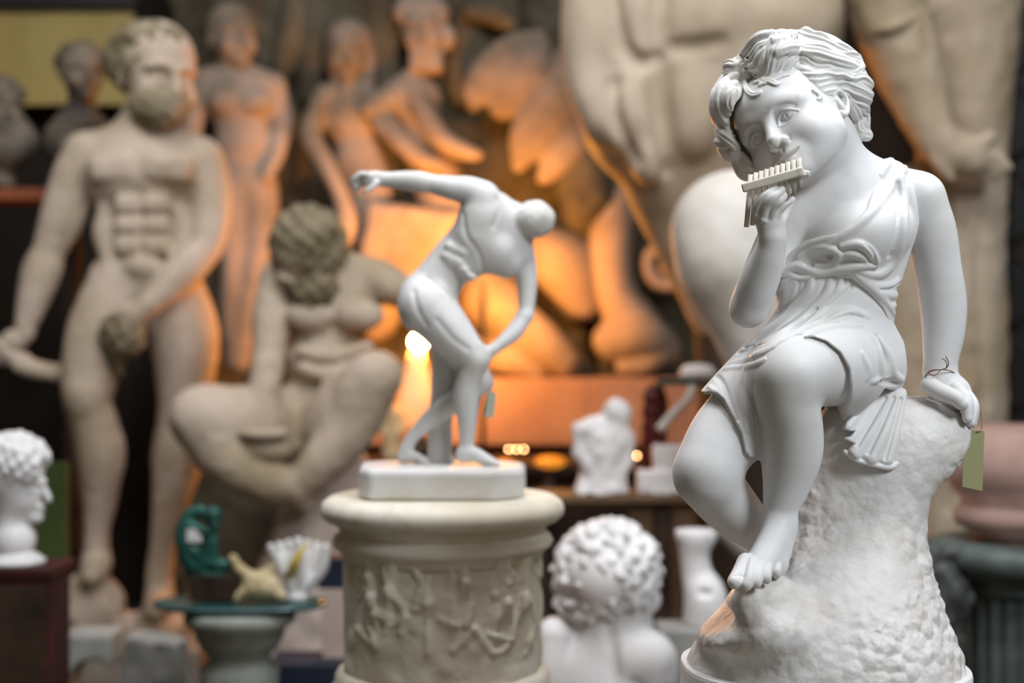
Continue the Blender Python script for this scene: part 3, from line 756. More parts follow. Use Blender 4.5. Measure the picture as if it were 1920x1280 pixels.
def LW(px, py, dy, D=DB):
    a = L(px, py, dy); s_ = D / F
    return (a[0] * s_, D + a[1] * s_, CAMZ + a[2] * s_)

def build_pipes(root):
    pp = Sculpt(DB)
    for dyo, n_ in ((-9, 0), (9, 1)):
        pp.b((1448, 337, -132 + dyo), (58, 5, 8.5), rot=(0, -15, -14), k=1, rd=3)
    pp.b((1502, 323, -146), (6, 13, 9), rot=(0, -15, -14), k=2, rd=3)
    pp.b((1511, 326, -140), (8, 11, 6), rot=(0, 12, -14), k=2, rd=4)
    bar = carve(pp, 'pan_pipes', 1.2, M['marble_pipe'], root)
    for i in range(10):
        t = i / 9; top = (1408 + t * 90, 327 - t * 31, -118 - t * 28); ln = 99 if i < 2 else 99 - (i - 1) * 5.2
        bx = top[0] - ln * .085 * (1 - t) + ln * .02 * t
        s_ = Sculpt(DB); s_.c([(*top, 5.4), (bx, top[1] + ln, top[2] + 8, 5.4)], k=0, n=1)
        # open, flat cut ends
        tube('pipe', [LW(*top), LW(bx, top[1] + ln, top[2] + 8)], 4.7 * DB / F, M['marble_pipe'], bar, 16, 1)
build_pipes(boy_root)

def build_tag():
    t = thing('price_tag', LW(1825, 860, 60), 'blank olive price card hanging on brown string from the marble boy\'s wrist', 'tag')
    c = [LW(1809, 804, 58), LW(1846, 808, 70), LW(1842, 920, 66), LW(1804, 912, 54)]
    vs = c + [(p[0], p[1] + .0012, p[2]) for p in c]
    me = bpy.data.meshes.new('card'); me.from_pydata(vs, [], [(0, 3, 2, 1), (4, 5, 6, 7), (0, 1, 5, 4), (1, 2, 6, 5), (2, 3, 7, 6), (3, 0, 4, 7)])
    link('card', me, M['card'], t)
    Zs = lambda x, y, d: LW(1700 + x / 4.27, 640 + y / 4.27, d)
    r = .0008
    A = [(135, 380, 30), (138, 310, 14), (180, 245, -2), (270, 226, 8), (340, 232, 14), (400, 262, 30), (435, 285, 50), (420, 320, 80), (300, 340, 96), (170, 370, 80), (135, 380, 30)]
    Bp = [(270, 226, 6), (240, 262, -4), (200, 268, -4), (172, 246, -2), (210, 228, -2), (270, 226, 6)]
    Cc = [(270, 226, 6), (318, 212, -6), (336, 170, -10), (312, 118, -12)]
    Dd = [(270, 226, 6), (310, 216, -8), (322, 180, -12), (302, 145, -14), (282, 138, -14)]
    E_ = [(420, 320, 80), (520, 420, 90), (590, 560, 84), (600, 700, 66), (560, 722, 62)]
    a = tube('string', [Zs(*p) for p in A], r, M['string'], t, 6)
    for p in (Bp, Cc, Dd, E_): tube('string', [Zs(*q) for q in p], r * .9, M['string'], t, 6)
M['card'] = mat('olive_card', srgb(156, 154, 112), .7); M['string'] = mat('brown_string', srgb(130, 92, 70), .8)
build_tag()
# ================================================================ the stooping athlete on its round pedestal (about 2.8 m away)
DA = 2.8
M['marble_warm'] = mat('warm_white_marble', srgb(222, 222, 222), .5, srgb(208, 206, 200), 9)
M['marble_cream'] = mat('cream_marble_relief', srgb(234, 228, 214), .55, srgb(214, 204, 182), 7, bump=.1, bscale=90, stain=srgb(188, 172, 142), sscale=12, slo=.56, shi=.8)

def lathe(name, prof, cx, cy, mat_, parent=None, n=96, squash=1.0):
    """prof (radius, z) in metres, top to bottom"""
    vs = [(cx + r * math.cos(2 * math.pi * i / n), cy + squash * r * math.sin(2 * math.pi * i / n), z) for r, z in prof for i in range(n)]
    fs = [(j * n + i, (j + 1) * n + i, (j + 1) * n + (i + 1) % n, j * n + (i + 1) % n) for j in range(len(prof) - 1) for i in range(n)]
    fs += [tuple(range(n)), tuple(reversed(range((len(prof) - 1) * n, len(prof) * n)))]
    me = bpy.data.meshes.new(name); me.from_pydata(vs, [], fs); me.polygons.foreach_set('use_smooth', [len(p.vertices) == 4 for p in me.polygons])
    return link(name, me, mat_, parent)

def prism(name, pts, z0, z1, mat_, parent=None, bev=.003):
    n = len(pts); vs = [(x, y, z0) for x, y in pts] + [(x, y, z1) for x, y in pts]
    fs = [(i, (i + 1) % n, n + (i + 1) % n, n + i) for i in range(n)] + [tuple(reversed(range(n))), tuple(range(n, 2 * n))]
    me = bpy.data.meshes.new(name); me.from_pydata(vs, [], fs); o = link(name, me, mat_, parent)
    if bev:
        b = o.modifiers.new('edge', 'BEVEL'); b.width = bev; b.segments = 3; b.limit_method = 'ANGLE'
    return o

def box(name, lo, hi, mat_, parent=None, bev=.003):
    return prism(name, [(lo[0], lo[1]), (hi[0], lo[1]), (hi[0], hi[1]), (lo[0], hi[1])], lo[2], hi[2], mat_, parent, bev)

def build_athlete():
    sc = DA / F
    zt = CAMZ - 288 * sc
    root = thing('athlete_statuette', ((830 - 960) * sc, DA, zt), 'white marble stooping nude athlete with one arm swept back, standing on the round pedestal', 'statuette')
    s = Sculpt(DA)
    s.e((800, 565, 0), (56, 50, 46), rot=(0, 35, 0), k=14)
    s.e((776, 578, 16), (28, 34, 30), k=8); s.e((782, 585, -22), (28, 36, 28), k=8)
    s.c([(808, 548, 0, 48), (838, 505, 0, 44), (868, 478, 0, 50), (905, 455, 0, 56)], k=14, flat=((0, 1, 0), .9))
    s.c([(905, 372, -22, 28), (902, 405, -18, 42), (890, 440, -16, 42)], k=14)
    s.c([(925, 400, 0, 42), (950, 430, 10, 44), (965, 470, 20, 36)], k=16)
    s.c([(930, 470, 0, 44), (950, 490, 4, 32)], k=10)
    for (x, y) in ((842, 462), (836, 480), (846, 494), (862, 508)): s.c([(x, y, -36, 7), (x + 26, y + 12, -44, 6)], k=8)
    # arm swept back
    s.c([(905, 368, -26, 29), (880, 358, -26, 27), (850, 353, -24, 23), (812, 345, -20, 18), (785, 341, -20, 20), (750, 338, -18, 17), (722, 337, -16, 13)], k=10)
    s.c([(722, 337, -16, 13), (704, 334, -16, 14), (690, 335, -16, 13)], k=6, flat=((0, 1, 0), .8))
    for (a, b, c) in (((690, 328, -26), (676, 326, -28), (664, 334, -28)), ((688, 332, -18), (672, 332, -18), (660, 341, -18)), ((688, 337, -10), (674, 340, -10), (664, 349, -10)), ((690, 342, -4), (678, 347, -4), (671, 354, -4))):
        s.c([a + (6,), b + (5.2,), c + (4.2,)], k=2)
    s.c([(706, 342, -26, 6), (696, 352, -30, 5.5), (687, 358, -30, 4.5)], k=3)
    # other arm, reaching down to the knee
    s.c([(958, 470, 24, 32), (982, 490, 26, 22), (988, 530, 20, 19), (987, 578, 10, 15), (984, 592, 6, 15)], k=10)
    s.c([(984, 592, 6, 15), (964, 622, -6, 16), (938, 645, -20, 12), (922, 657, -28, 10.5)], k=6)
    s.c([(922, 657, -28, 11), (906, 666, -34, 13), (896, 670, -36, 12)], k=5, flat=((0, 1, 0), .7))
    for i in range(4): s.c([(902 - i * 1, 660 + i * 5, -40 + i * 2, 5), (886 - i, 664 + i * 6, -42 + i * 2, 4.6), (874 + i * 2, 672 + i * 6, -38 + i * 2, 3.8)], k=1.6)
    s.c([(908, 660, -40, 5), (900, 650, -42, 4.5), (892, 648, -40, 4)], k=2)
    # near leg
    s.c([(800, 575, -18, 54), (835, 612, -24, 44), (868, 648, -28, 34), (890, 674, -30, 27)], k=12)
    s.c([(890, 676, -30, 26), (878, 712, -22, 25), (874, 745, -18, 25), (876, 790, -16, 18), (875, 828, -14, 14), (874, 845, -14, 15)], k=8)
    s.c([(868, 852, -14, 15), (890, 852, -18, 14), (912, 862, -24, 11), (928, 868, -28, 8)], k=6)
    for i in range(5): s.c([(916 - i * 2, 864, -32 + i * 7, 6), (934 - i * 4, 870, -36 + i * 8, 5)], k=1.5)
    # far leg, set back with the foot flat on the slab
    s.c([(815, 590, 26, 50), (860, 650, 34, 36), (904, 716, 34, 21)], k=12)
    s.c([(904, 718, 34, 20), (872, 738, 34, 22), (830, 768, 34, 20), (795, 797, 34, 15), (772, 822, 34, 12), (762, 842, 34, 13)], k=8)
    s.c([(756, 856, 34, 12), (775, 856, 30, 11), (796, 864, 26, 8)], k=6)
    for i in range(5): s.c([(790 - i * 2, 865, 16 + i * 6, 5), (804 - i * 3, 869, 14 + i * 7, 4.4)], k=1.5)
    # head, bowed
    s.c([(940, 408, 0, 30), (968, 408, 0, 27), (985, 412, 0, 27)], k=12)
    s.frame(L(990, 416, -4), rotm(58, 46, -38), .36)
    s.e((0, 12, 24), (88, 104, 96), k=18); s.e((0, -14, -36), (70, 76, 84), k=20)
    s.c([(0, -90, 4, 8), (0, -108, -40, 12)], k=9); s.e((0, -66, -100), (26, 24, 20), k=16)
    for sx in (-1, 1):
        s.e((sx * 32, -100, -10), (20, 18, 12), k=14, mode='s'); s.e((sx * 32, -72, -12), (16, 14, 14), k=3)
        s.e((sx * 84, 14, -18), (9, 18, 26), k=4)
    s.c([(-20, -80, -68, 6), (0, -92, -68, 8), (20, -80, -68, 6)], k=5)
    s.frame()
    for o in s.ops: pass
    body = s
    body.d([(800, 520, 2), (838, 548, 2.5), (868, 575, 2)], -.2, 8, mode='s'); body.d([(868, 400, 2), (874, 440, 3), (895, 470, 2.4), (905, 500, 2)], -.2, 7, mode='s')
    body.d([(930, 372, 2), (936, 395, 2.6), (925, 425, 2)], -.3, 7, mode='s'); body.d([(905, 500, 2), (912, 520, 2.4), (930, 530, 2)], -.2, 6, mode='s')
    body.d([(775, 545, 2), (783, 580, 3), (800, 610, 2)], -.3, 7, mode='s'); body.d([(820, 600, 1.6), (850, 635, 2), (878, 655, 1.6)], -.5, 8, mode='s')
    carve(body, 'body', 2.2, M['marble_warm'], root)
    hr = Sculpt(DA); hr.frame(L(990, 416, -4), rotm(58, 46, -38), .36)
    hr.e((0, 24, 34), (98, 108, 98), k=8); hr.e((0, -100, -50), (90, 70, 80), k=10, mode='s'); hr.frame()
    hr.func(lambda P, d: d + (vnoise(P, 9, 2) - .5) * 2.4)
    carve(hr, 'hair', 2.2, M['marble_warm'], root)
    # tree-stump support
    t = Sculpt(DA); t.c([(838, 610, 62, 30), (836, 700, 60, 27), (826, 790, 58, 22), (824, 862, 56, 24)], k=4)
    t.c([(812, 868, 56, 12), (842, 868, 56, 12)], k=8)
    t.func(lambda P, d: d + (vnoise(P * np.array([1, 1, .35], np.float32), 9, 7) - .5) * 3)
    carve(t, 'tree_stump', 2.6, M['marble_warm'], root)
    zs = CAMZ - 231 * sc
    pl = [(672, -60), (690, -104), (930, -110), (982, -64), (986, 60), (940, 118), (720, 118), (676, 70)]
    prism('slab', [((x - 960) * (1 + y / F) * sc, DA + y * sc) for x, y in pl], zt, zs, M['marble_warm'], root, .012)
    # a small label tied below the knee
    g = thing('price_label', LW(920, 760, -20, DA), 'small blank pale green label hanging behind the stooping athlete\'s shin', 'tag')
    c = [LW(915, 733, 40, DA), LW(932, 736, 40, DA), LW(925, 784, 40, DA), LW(908, 780, 40, DA)]
    vs = c + [(p[0], p[1] + .001, p[2]) for p in c]
    me = bpy.data.meshes.new('card'); me.from_pydata(vs, [], [(0, 3, 2, 1), (4, 5, 6, 7), (0, 1, 5, 4), (1, 2, 6, 5), (2, 3, 7, 6), (3, 0, 4, 7)])
    link('card', me, M['card_green'], g); tube('string', [LW(912, 700, 50, DA), LW(918, 715, 46, DA), LW(923, 735, 40, DA)], .0008, M['string'], g, 6)
M['card_green'] = mat('pale_green_card', srgb(196, 202, 180), .8)
build_athlete()

def build_pedestal():
    sc = DA / F; cx = (830 - 960) * sc; cy = DA
    root = thing('round_pedestal', (cx, cy, 0), 'round cream stone pedestal carved with worn relief figures, under the stooping athlete', 'pedestal')
    Zz = lambda z: CAMZ + z * sc
    top = [(.5, -288), (196, -288), (212, -290), (224, -299), (228, -311), (226, -322), (216, -332), (200, -336), (194, -346), (192, -352)]
    lathe('rim', [(r * sc, Zz(z)) for r, z in top], cx, cy, M['marble_cream'], root)
    mid = [(191, -350), (194, -356), (203, -362), (207, -371), (203, -380), (194, -385), (189, -392), (186, -404)]
    lathe('moulding', [(r * sc, Zz(z)) for r, z in mid], cx, cy, M['marble_cream'], root)
    b = [(186, -606), (196, -612), (201, -622), (200, -634), (206, -640), (214, -660), (222, -700), (232, -720), (236, -790), (252, -800), (262, -830), (262, -1000), (262, -CAMZ / sc)]
    lathe('base', [(r * sc, Zz(z)) for r, z in b], cx, cy, M['marble_cream'], root)
    s = Sculpt(DA)
    x0 = 830 - 960
    s.ops.append(('c', (np.array([[x0, 0, -150, 184.], [x0, 0, -900, 186.]]), None), 0, 'u', (np.array([x0 - 186, -186, -1086.]), np.array([x0 + 186, 186, 30.]))))
    def fg(pts, r, lift=.55): s.d([(x, y, r) for x, y in pts], lift, 6)
    rnd = random.Random(5)
    # relief figures round the drum
    for (x, y, lean) in ((690, 1090, .15), (742, 1075, -.5), (868, 1060, .1), (945, 1100, .2), (985, 1090, 0)):
        h = 26; fg([(x, y - 62)] * 2 + [(x + 2, y - 60)], 11, .3)
        fg([(x, y - 44), (x + lean * 20, y), (x + lean * 30, y + 30)], 13, .5)
        fg([(x + lean * 30, y + 30), (x + 16, y + 70), (x + 10, y + 110)], 8, .5); fg([(x + lean * 30, y + 30), (x - 14, y + 66), (x - 20, y + 108)], 8, .5)
        fg([(x + 6, y - 38), (x + 28, y - 10), (x + 34, y - 34)], 5, .4); fg([(x - 6, y - 38), (x - 24, y - 14), (x - 18, y + 14)], 5, .4)
    fg([(760, 1040), (790, 1090), (800, 1140), (775, 1180)], 8); fg([(672, 1180), (700, 1210), (690, 1160), (720, 1150)], 8); fg([(890, 1180), (850, 1220)], 7); fg([(890, 1180), (925, 1225)], 7)
    fg([(752, 1008), (770, 1018), (790, 1016)], 6); fg([(888, 1000), (905, 1012), (925, 1000)], 6)
    s.d([(800, 1000, 3), (801, 1100, 3), (802, 1225, 3)], .3, 5)
    for i in range(26):
        a, b_ = rnd.uniform(664, 1000), rnd.uniform(1020, 1220); t_ = rnd.uniform(0, 6.28); l_ = rnd.uniform(14, 34)
        fg([(a, b_), (a + l_ * math.cos(t_) * .5, b_ + l_ * math.sin(t_) * .5 + 4), (a + l_ * math.cos(t_), b_ + l_ * math.sin(t_))], rnd.uniform(5, 9), .6)
    s.func(lambda P, d: d + (vnoise(P, 30, 3) - .5) * 7 + (vnoise(P, 9, 6) - .5) * 1.2)
    V_, F_ = s.mesh(2.6, lo=np.array([x0 - 200, -200, -612.]), hi=np.array([x0 + 200, 200, -398.]), closed=False)
    link('relief_drum', mkmesh('relief_drum', V_, F_), M['marble_cream'], root)
build_pedestal()

# stone block that carries the boy's plinth, mostly below the frame
def build_boy_block():
    s_ = DB / F; x = (1545 - 960) * s_
    o = box('stone_block', (x - .235, DB - .2, 0), (x + .235, DB + .22, plinth_z), M['marble_cream'], None, .01)
    tag(o, 'squared cream stone block carrying the seated marble boy', 'block')
build_boy_block()
# ================================================================ background pieces
M['stone_beige'] = mat('beige_plaster_stone', srgb(192, 175, 158), .75, srgb(158, 141, 114), 2.2, bump=.15, bscale=30, stain=srgb(128, 112, 84), sscale=3.5, slo=.56, shi=.76)
M['stone_hair'] = mat('olive_plaster_stone', srgb(142, 130, 106), .8, srgb(92, 82, 56), 9, bump=.3, bscale=40)  # hair and leaves, darker and more olive than the body stone
M['stone_grey'] = mat('grey_relief_stone', srgb(166, 154, 142), .8, srgb(128, 118, 104), 2.5, bump=.2, bscale=24, stain=srgb(90, 84, 66), sscale=3, slo=.55, shi=.8)
M['stone_pink'] = mat('pinkish_stone', srgb(196, 180, 170), .75, srgb(172, 154, 142), 2.0, bump=.15, bscale=24)
M['prop_wood'] = mat('old_prop_wood', srgb(70, 54, 40), .8, srgb(44, 34, 26), 5)
M['plaster'] = mat('white_plaster', srgb(232, 230, 230), .6, srgb(214, 212, 210), 8)
M['giant'] = mat('yellowed_stone', srgb(184, 167, 147), .7, srgb(152, 134, 106), 1.6, bump=.1, bscale=20, stain=srgb(150, 126, 82), sscale=1.8, slo=.56, shi=.8)
M['pale'] = mat('pale_grey_marble', srgb(212, 208, 200), .6, srgb(188, 180, 168), 3)

def PXW(px, py, dy, D): return LW(px, py, dy, D)

def curls(s, c, rx, ry, rz, r, n, seed, skip=None, k=3):
    """curly hair: rounded tufts scattered over an ellipsoid (photo coordinates)"""
    for i in range(n):
        z = 1 - 2 * (i + .5) / n; a = i * 2.39996 + seed; q = math.sqrt(1 - z * z)
        u = (q * math.cos(a), q * math.sin(a), z)
        if skip and skip(u): continue
        p = (c[0] + u[0] * rx, c[1] - u[2] * rz, c[2] + u[1] * ry)
        j = random.Random(i * 7 + seed)
        s.e(p, (r * j.uniform(.8, 1.25), r * j.uniform(.8, 1.2), r * j.uniform(.8, 1.2)), k=k)

def face(s, o, R, sc, beard=False):
    """a generic face on a head of unit size, turned by R"""
    s.frame(o, R, sc)
    s.e((0, 14, 26), (88, 104, 96), k=18); s.e((0, -14, -36), (70, 78, 88), k=20)
    s.c([(0, -88, 8, 9), (0, -106, -20, 11), (0, -112, -42, 13)], k=8)
    s.e((0, -68, -104), (28, 26, 22), k=16)
    for sx in (-1, 1):
        s.e((sx * 32, -104, -12), (24, 22, 14), k=12, mode='s'); s.e((sx * 32, -72, -14), (17, 16, 15), k=3)
        s.c([(sx * 10, -92, 10, 9), (sx * 34, -92, 14, 10), (sx * 60, -74, 6, 7)], k=10)
        s.e((sx * 84, 14, -18), (9, 18, 28), k=4); s.e((sx * 44, -60, -48), (26, 26, 30), k=18)
        s.c([(sx * 80, 0, -10, 6)] * 2, k=4)
    s.c([(-22, -82, -70, 7), (0, -94, -70, 9), (22, -82, -70, 7)], k=5); s.c([(-20, -96, -74, 3), (0, -106, -75, 3), (20, -96, -74, 3)], k=3, mode='s')
    s.frame()

def hand(s, c, d, n, r, curl=.3, k=2):
    """palm at c, fingers along d (photo-right, photo-down, away), n = side direction"""
    d = np.array(d, float); d /= np.linalg.norm(d); n = np.array(n, float); n /= np.linalg.norm(n); u = np.cross(d, n)
    c = np.array(c, float)
    s.c([tuple(c - d * r * 1.4) + (r * .9,), tuple(c) + (r * 1.15,), tuple(c + d * r * .8) + (r * 1.05,)], k=r * .6)
    for i, f in enumerate((-1.05, -.35, .35, 1.0)):
        a = c + d * r * 1.2 + n * f * r; L_ = r * (1.5, 1.8, 1.7, 1.3)[i]
        b = a + d * L_ * .6 + u * curl * L_ * .3; e = a + d * L_ * (1.2 - curl * .5) + u * curl * L_
        s.c([tuple(a) + (r * .36,), tuple(b) + (r * .33,), tuple(e) + (r * .26,)], k=k)
    a = c - n * r * .9; s.c([tuple(a - d * r * .4) + (r * .42,), tuple(a + d * r * .5 - n * r * .5 + u * r * .3) + (r * .36,), tuple(a + d * r * 1.2 - n * r * .5 + u * r * .5) + (r * .28,)], k=r * .3)

def sq(*p): return [tuple(q) for q in p]

# ---------------------------------------------------------------- bearded nude giant on the left
def build_hercules():
    D = 5.4; foot = CAMZ + (640 - 1195) / F * D
    root = thing('bearded_statue', ((250 - 960) / F * D, D, foot), 'tall beige statue of a nude bearded man with curly hair, leftmost large figure', 'statue', None)
    s = Sculpt(D)
    s.e((262, 325, 0), (116, 76, 84), k=24); s.e((268, 440, 0), (84, 62, 76), k=30); s.e((262, 520, 6), (84, 62, 60), k=24)
    s.c([(270, 230, 10, 46), (268, 270, 10, 52)], k=20); s.c([(180, 286, 10, 36), (262, 262, 12, 40), (350, 284, 8, 36)], k=20)
    for sx in (-1, 1): s.b((264 + sx * 51, 316, -56), (47, 26, 30), k=8, rd=22, rot=(0, sx * 5, 0))
    for j in range(3):
        for sx in (-1, 1): s.b((268 + sx * 26, 384 + j * 38, -58 + j * 2), (25, 16, 18), k=6, rd=12)
    s.e((268, 500, -50), (36, 24, 24), k=12)
    for sx in (-1, 1): s.c([(268 + sx * 70, 395, -30, 16), (268 + sx * 74, 440, -30, 20), (268 + sx * 66, 480, -36, 14)], k=10)
    # arms
    s.c([(164, 292, 6, 46), (140, 340, 4, 44), (116, 410, 0, 40), (92, 470, -4, 31), (78, 510, -8, 36), (60, 570, -16, 28), (48, 610, -22, 20)], k=16)
    s.c([(376, 300, 2, 44), (390, 350, -2, 42), (392, 420, -16, 38), (382, 466, -34, 32), (350, 500, -60, 36), (310, 540, -86, 30), (282, 568, -100, 23)], k=16)
    hand(s, (30, 640, -26), (-.7, .5, 0), (.4, .8, .2), 17, .5)
    hand(s, (256, 590, -106), (-.7, .7, .1), (.6, .6, .2), 20, .6)
    # legs
    s.c([(226, 540, 0, 62), (190, 620, -24, 62), (170, 700, -40, 52), (164, 752, -44, 44), (178, 800, -32, 44), (188, 850, -20, 46), (188, 920, -12, 34), (182, 990, -8, 24), (180, 1040, -6, 24)], k=20)
    s.e((158, 740, -66), (34, 28, 38), k=14)
    s.c([(316, 540, 4, 64), (346, 630, 4, 64), (346, 720, 6, 52), (340, 780, 6, 44), (334, 850, 14, 48), (322, 930, 14, 36), (308, 1010, 16, 25), (300, 1070, 16, 25), (300, 1110, 14, 26)], k=20)
    s.c([(182, 1056, -6, 28), (176, 1070, -40, 26), (168, 1080, -66, 18)], k=10); s.c([(300, 1128, 14, 28), (294, 1140, -30, 26), (290, 1146, -54, 18)], k=10)
    face(s, L(296, 136, -4), rotm(6, 6, 38), .8)
    s.func(lambda P, d: d + (vnoise(P, 14, 2) - .5) * 2)
    carve(s, 'body', 4.5, M['stone_beige'], root)
    h = Sculpt(D); h.e((272, 116, 14), (68, 66, 62), k=8); curls(h, (274, 112, 10), 68, 66, 60, 15, 110, 3, lambda u: u[0] > -.1 and u[1] < -.2 and u[2] < .3); curls(h, (282, 78, -18), 54, 40, 26, 16, 46, 8)
    h.e((322, 156, -64), (36, 40, 46), k=6, mode='s'); carve(h, 'hair', 4, M['stone_hair'], root)
    b = Sculpt(D); b.e((298, 194, -34), (50, 44, 40), k=8); curls(b, (298, 194, -36), 50, 46, 40, 12, 80, 9); carve(b, 'beard', 4, M['stone_hair'], root)
    # fruit and leaf cluster by the left hand, stone club under the right
    l = Sculpt(D); curls(l, (232, 628, -96), 32, 24, 34, 14, 34, 5); l.e((232, 628, -96), (26, 20, 28), k=6); l.c([(240, 600, -96, 14), (216, 660, -90, 12), (226, 700, -70, 8)], k=8)
    carve(l, 'leaf_cluster', 4, M['stone_hair'], root)
    c = Sculpt(D); c.c([(-60, 620, -40, 20), (10, 660, -30, 18), (60, 690, -20, 20), (120, 700, -10, 16)], k=8); c.func(lambda P, d: d + (vnoise(P, 18, 4) - .5) * 8); carve(c, 'staff', 4, M['stone_beige'], root)
    r = Sculpt(D); r.e((172, 1140, 0), (62, 56, 70), k=20); r.e((205, 1190, 20), (70, 70, 40), k=20); r.e((300, 1180, 20), (56, 70, 50), k=20)
    r.func(lambda P, d: d + (vnoise(P, 22, 8) - .5) * 14); carve(r, 'rock', 5, M['stone_beige'], root)
    s_ = D / F
    box('plinth', ((95 - 960) * s_, D - .24, foot - .14), ((400 - 960) * s_, D + .26, foot), M['stone_grey'], root, .01)
build_hercules()

# ---------------------------------------------------------------- seated figure with bowed head
def build_seated():
    D = 4.9
    root = thing('seated_statue', ((600 - 960) / F * D, D, .3), 'beige statue of a seated muscular man with bowed curly head and crossed leg', 'statue')
    s = Sculpt(D)
    s.e((622, 570, 10), (92, 70, 82), rot=(16, 0, 0), k=24); s.e((610, 680, 0), (76, 62, 70), k=26); s.e((600, 780, 10), (96, 80, 64), k=24)
    s.c([(600, 480, 0, 44), (610, 520, 4, 50)], k=16); s.c([(528, 520, 6, 38), (610, 505, 6, 40), (700, 520, 6, 36)], k=20)
    for sx in (-1, 1): s.e((628 + sx * 46, 590, -54), (46, 26, 30), k=10)
    s.c([(570, 690, -60, 14), (620, 700, -66, 14), (680, 680, -56, 12)], k=10); s.c([(570, 660, -60, 14), (620, 668, -66, 14), (690, 650, -56, 12)], k=10)
    # arm hanging between the knees
    s.c([(524, 532, -4, 38), (510, 590, -24, 38), (505, 650, -50, 31), (500, 700, -76, 30), (492, 756, -100, 22), (490, 772, -104, 20)], k=14)
    hand(s, (494, 796, -108), (.1, 1, -.1), (1, .1, .1), 19, .5)
    # cut shoulder with a stump
    s.c([(712, 526, 0, 38), (738, 538, -8, 36), (752, 545, -14, 32)], k=14)
    # thighs and crossed leg
    s.c([(560, 800, 0, 74), (470, 800, -60, 76), (400, 786, -100, 66), (378, 780, -110, 58)], k=20)
    s.c([(376, 786, -108, 54), (420, 850, -110, 54), (490, 895, -112, 44), (540, 915, -106, 34)], k=18)
    s.c([(600, 830, 0, 74), (640, 780, -70, 66), (690, 720, -120, 52), (706, 706, -128, 46)], k=20)
    s.c([(704, 708, -124, 46), (660, 800, -112, 48), (600, 870, -112, 40), (560, 910, -108, 30)], k=18)
    s.e((497, 842, -126), (48, 30, 26), k=10)
    s.c([(552, 905, -110, 30), (570, 940, -96, 22)], k=10)
    s.func(lambda P, d: d + (vnoise(P, 16, 2) - .5) * 3)
    face(s, L(578, 485, -30), rotm(50, 4, -6), .72)
    carve(s, 'body', 4.5, M['stone_beige'], root)
    h = Sculpt(D); h.e((578, 468, -30), (64, 72, 70), k=8); curls(h, (578, 462, -34), 62, 68, 66, 15, 130, 2); curls(h, (576, 440, -70), 52, 40, 46, 15, 60, 7); curls(h, (586, 536, -56), 38, 30, 34, 13, 40, 6); h.e((586, 530, -56), (36, 30, 34), k=6)
    carve(h, 'hair', 4, M['stone_hair'], root)
    b = Sculpt(D); b.e((494, 812, -136), (48, 40, 16), k=4); b.e((494, 800, -138), (38, 30, 13), k=3, mode='s'); carve(b, 'bowl', 4, M['stone_beige'], root)
    r = Sculpt(D); r.e((600, 1000, 20), (80, 90, 190), k=20); r.e((580, 1120, 10), (110, 100, 150), k=30); r.e((600, 1260, 10), (140, 120, 160), k=30); r.e((640, 940, 10), (70, 80, 110), k=20)
    r.poly([(470, 880), (700, 820), (760, 900), (760, 1420), (400, 1420), (410, 1180), (470, 1040), (480, 980)], -60, k=20)
    r.func(lambda P, d: d + (vnoise(P, 50, 8) - .5) * 18)
    carve(r, 'rock', 6, M['stone_pink'], root)
build_seated()

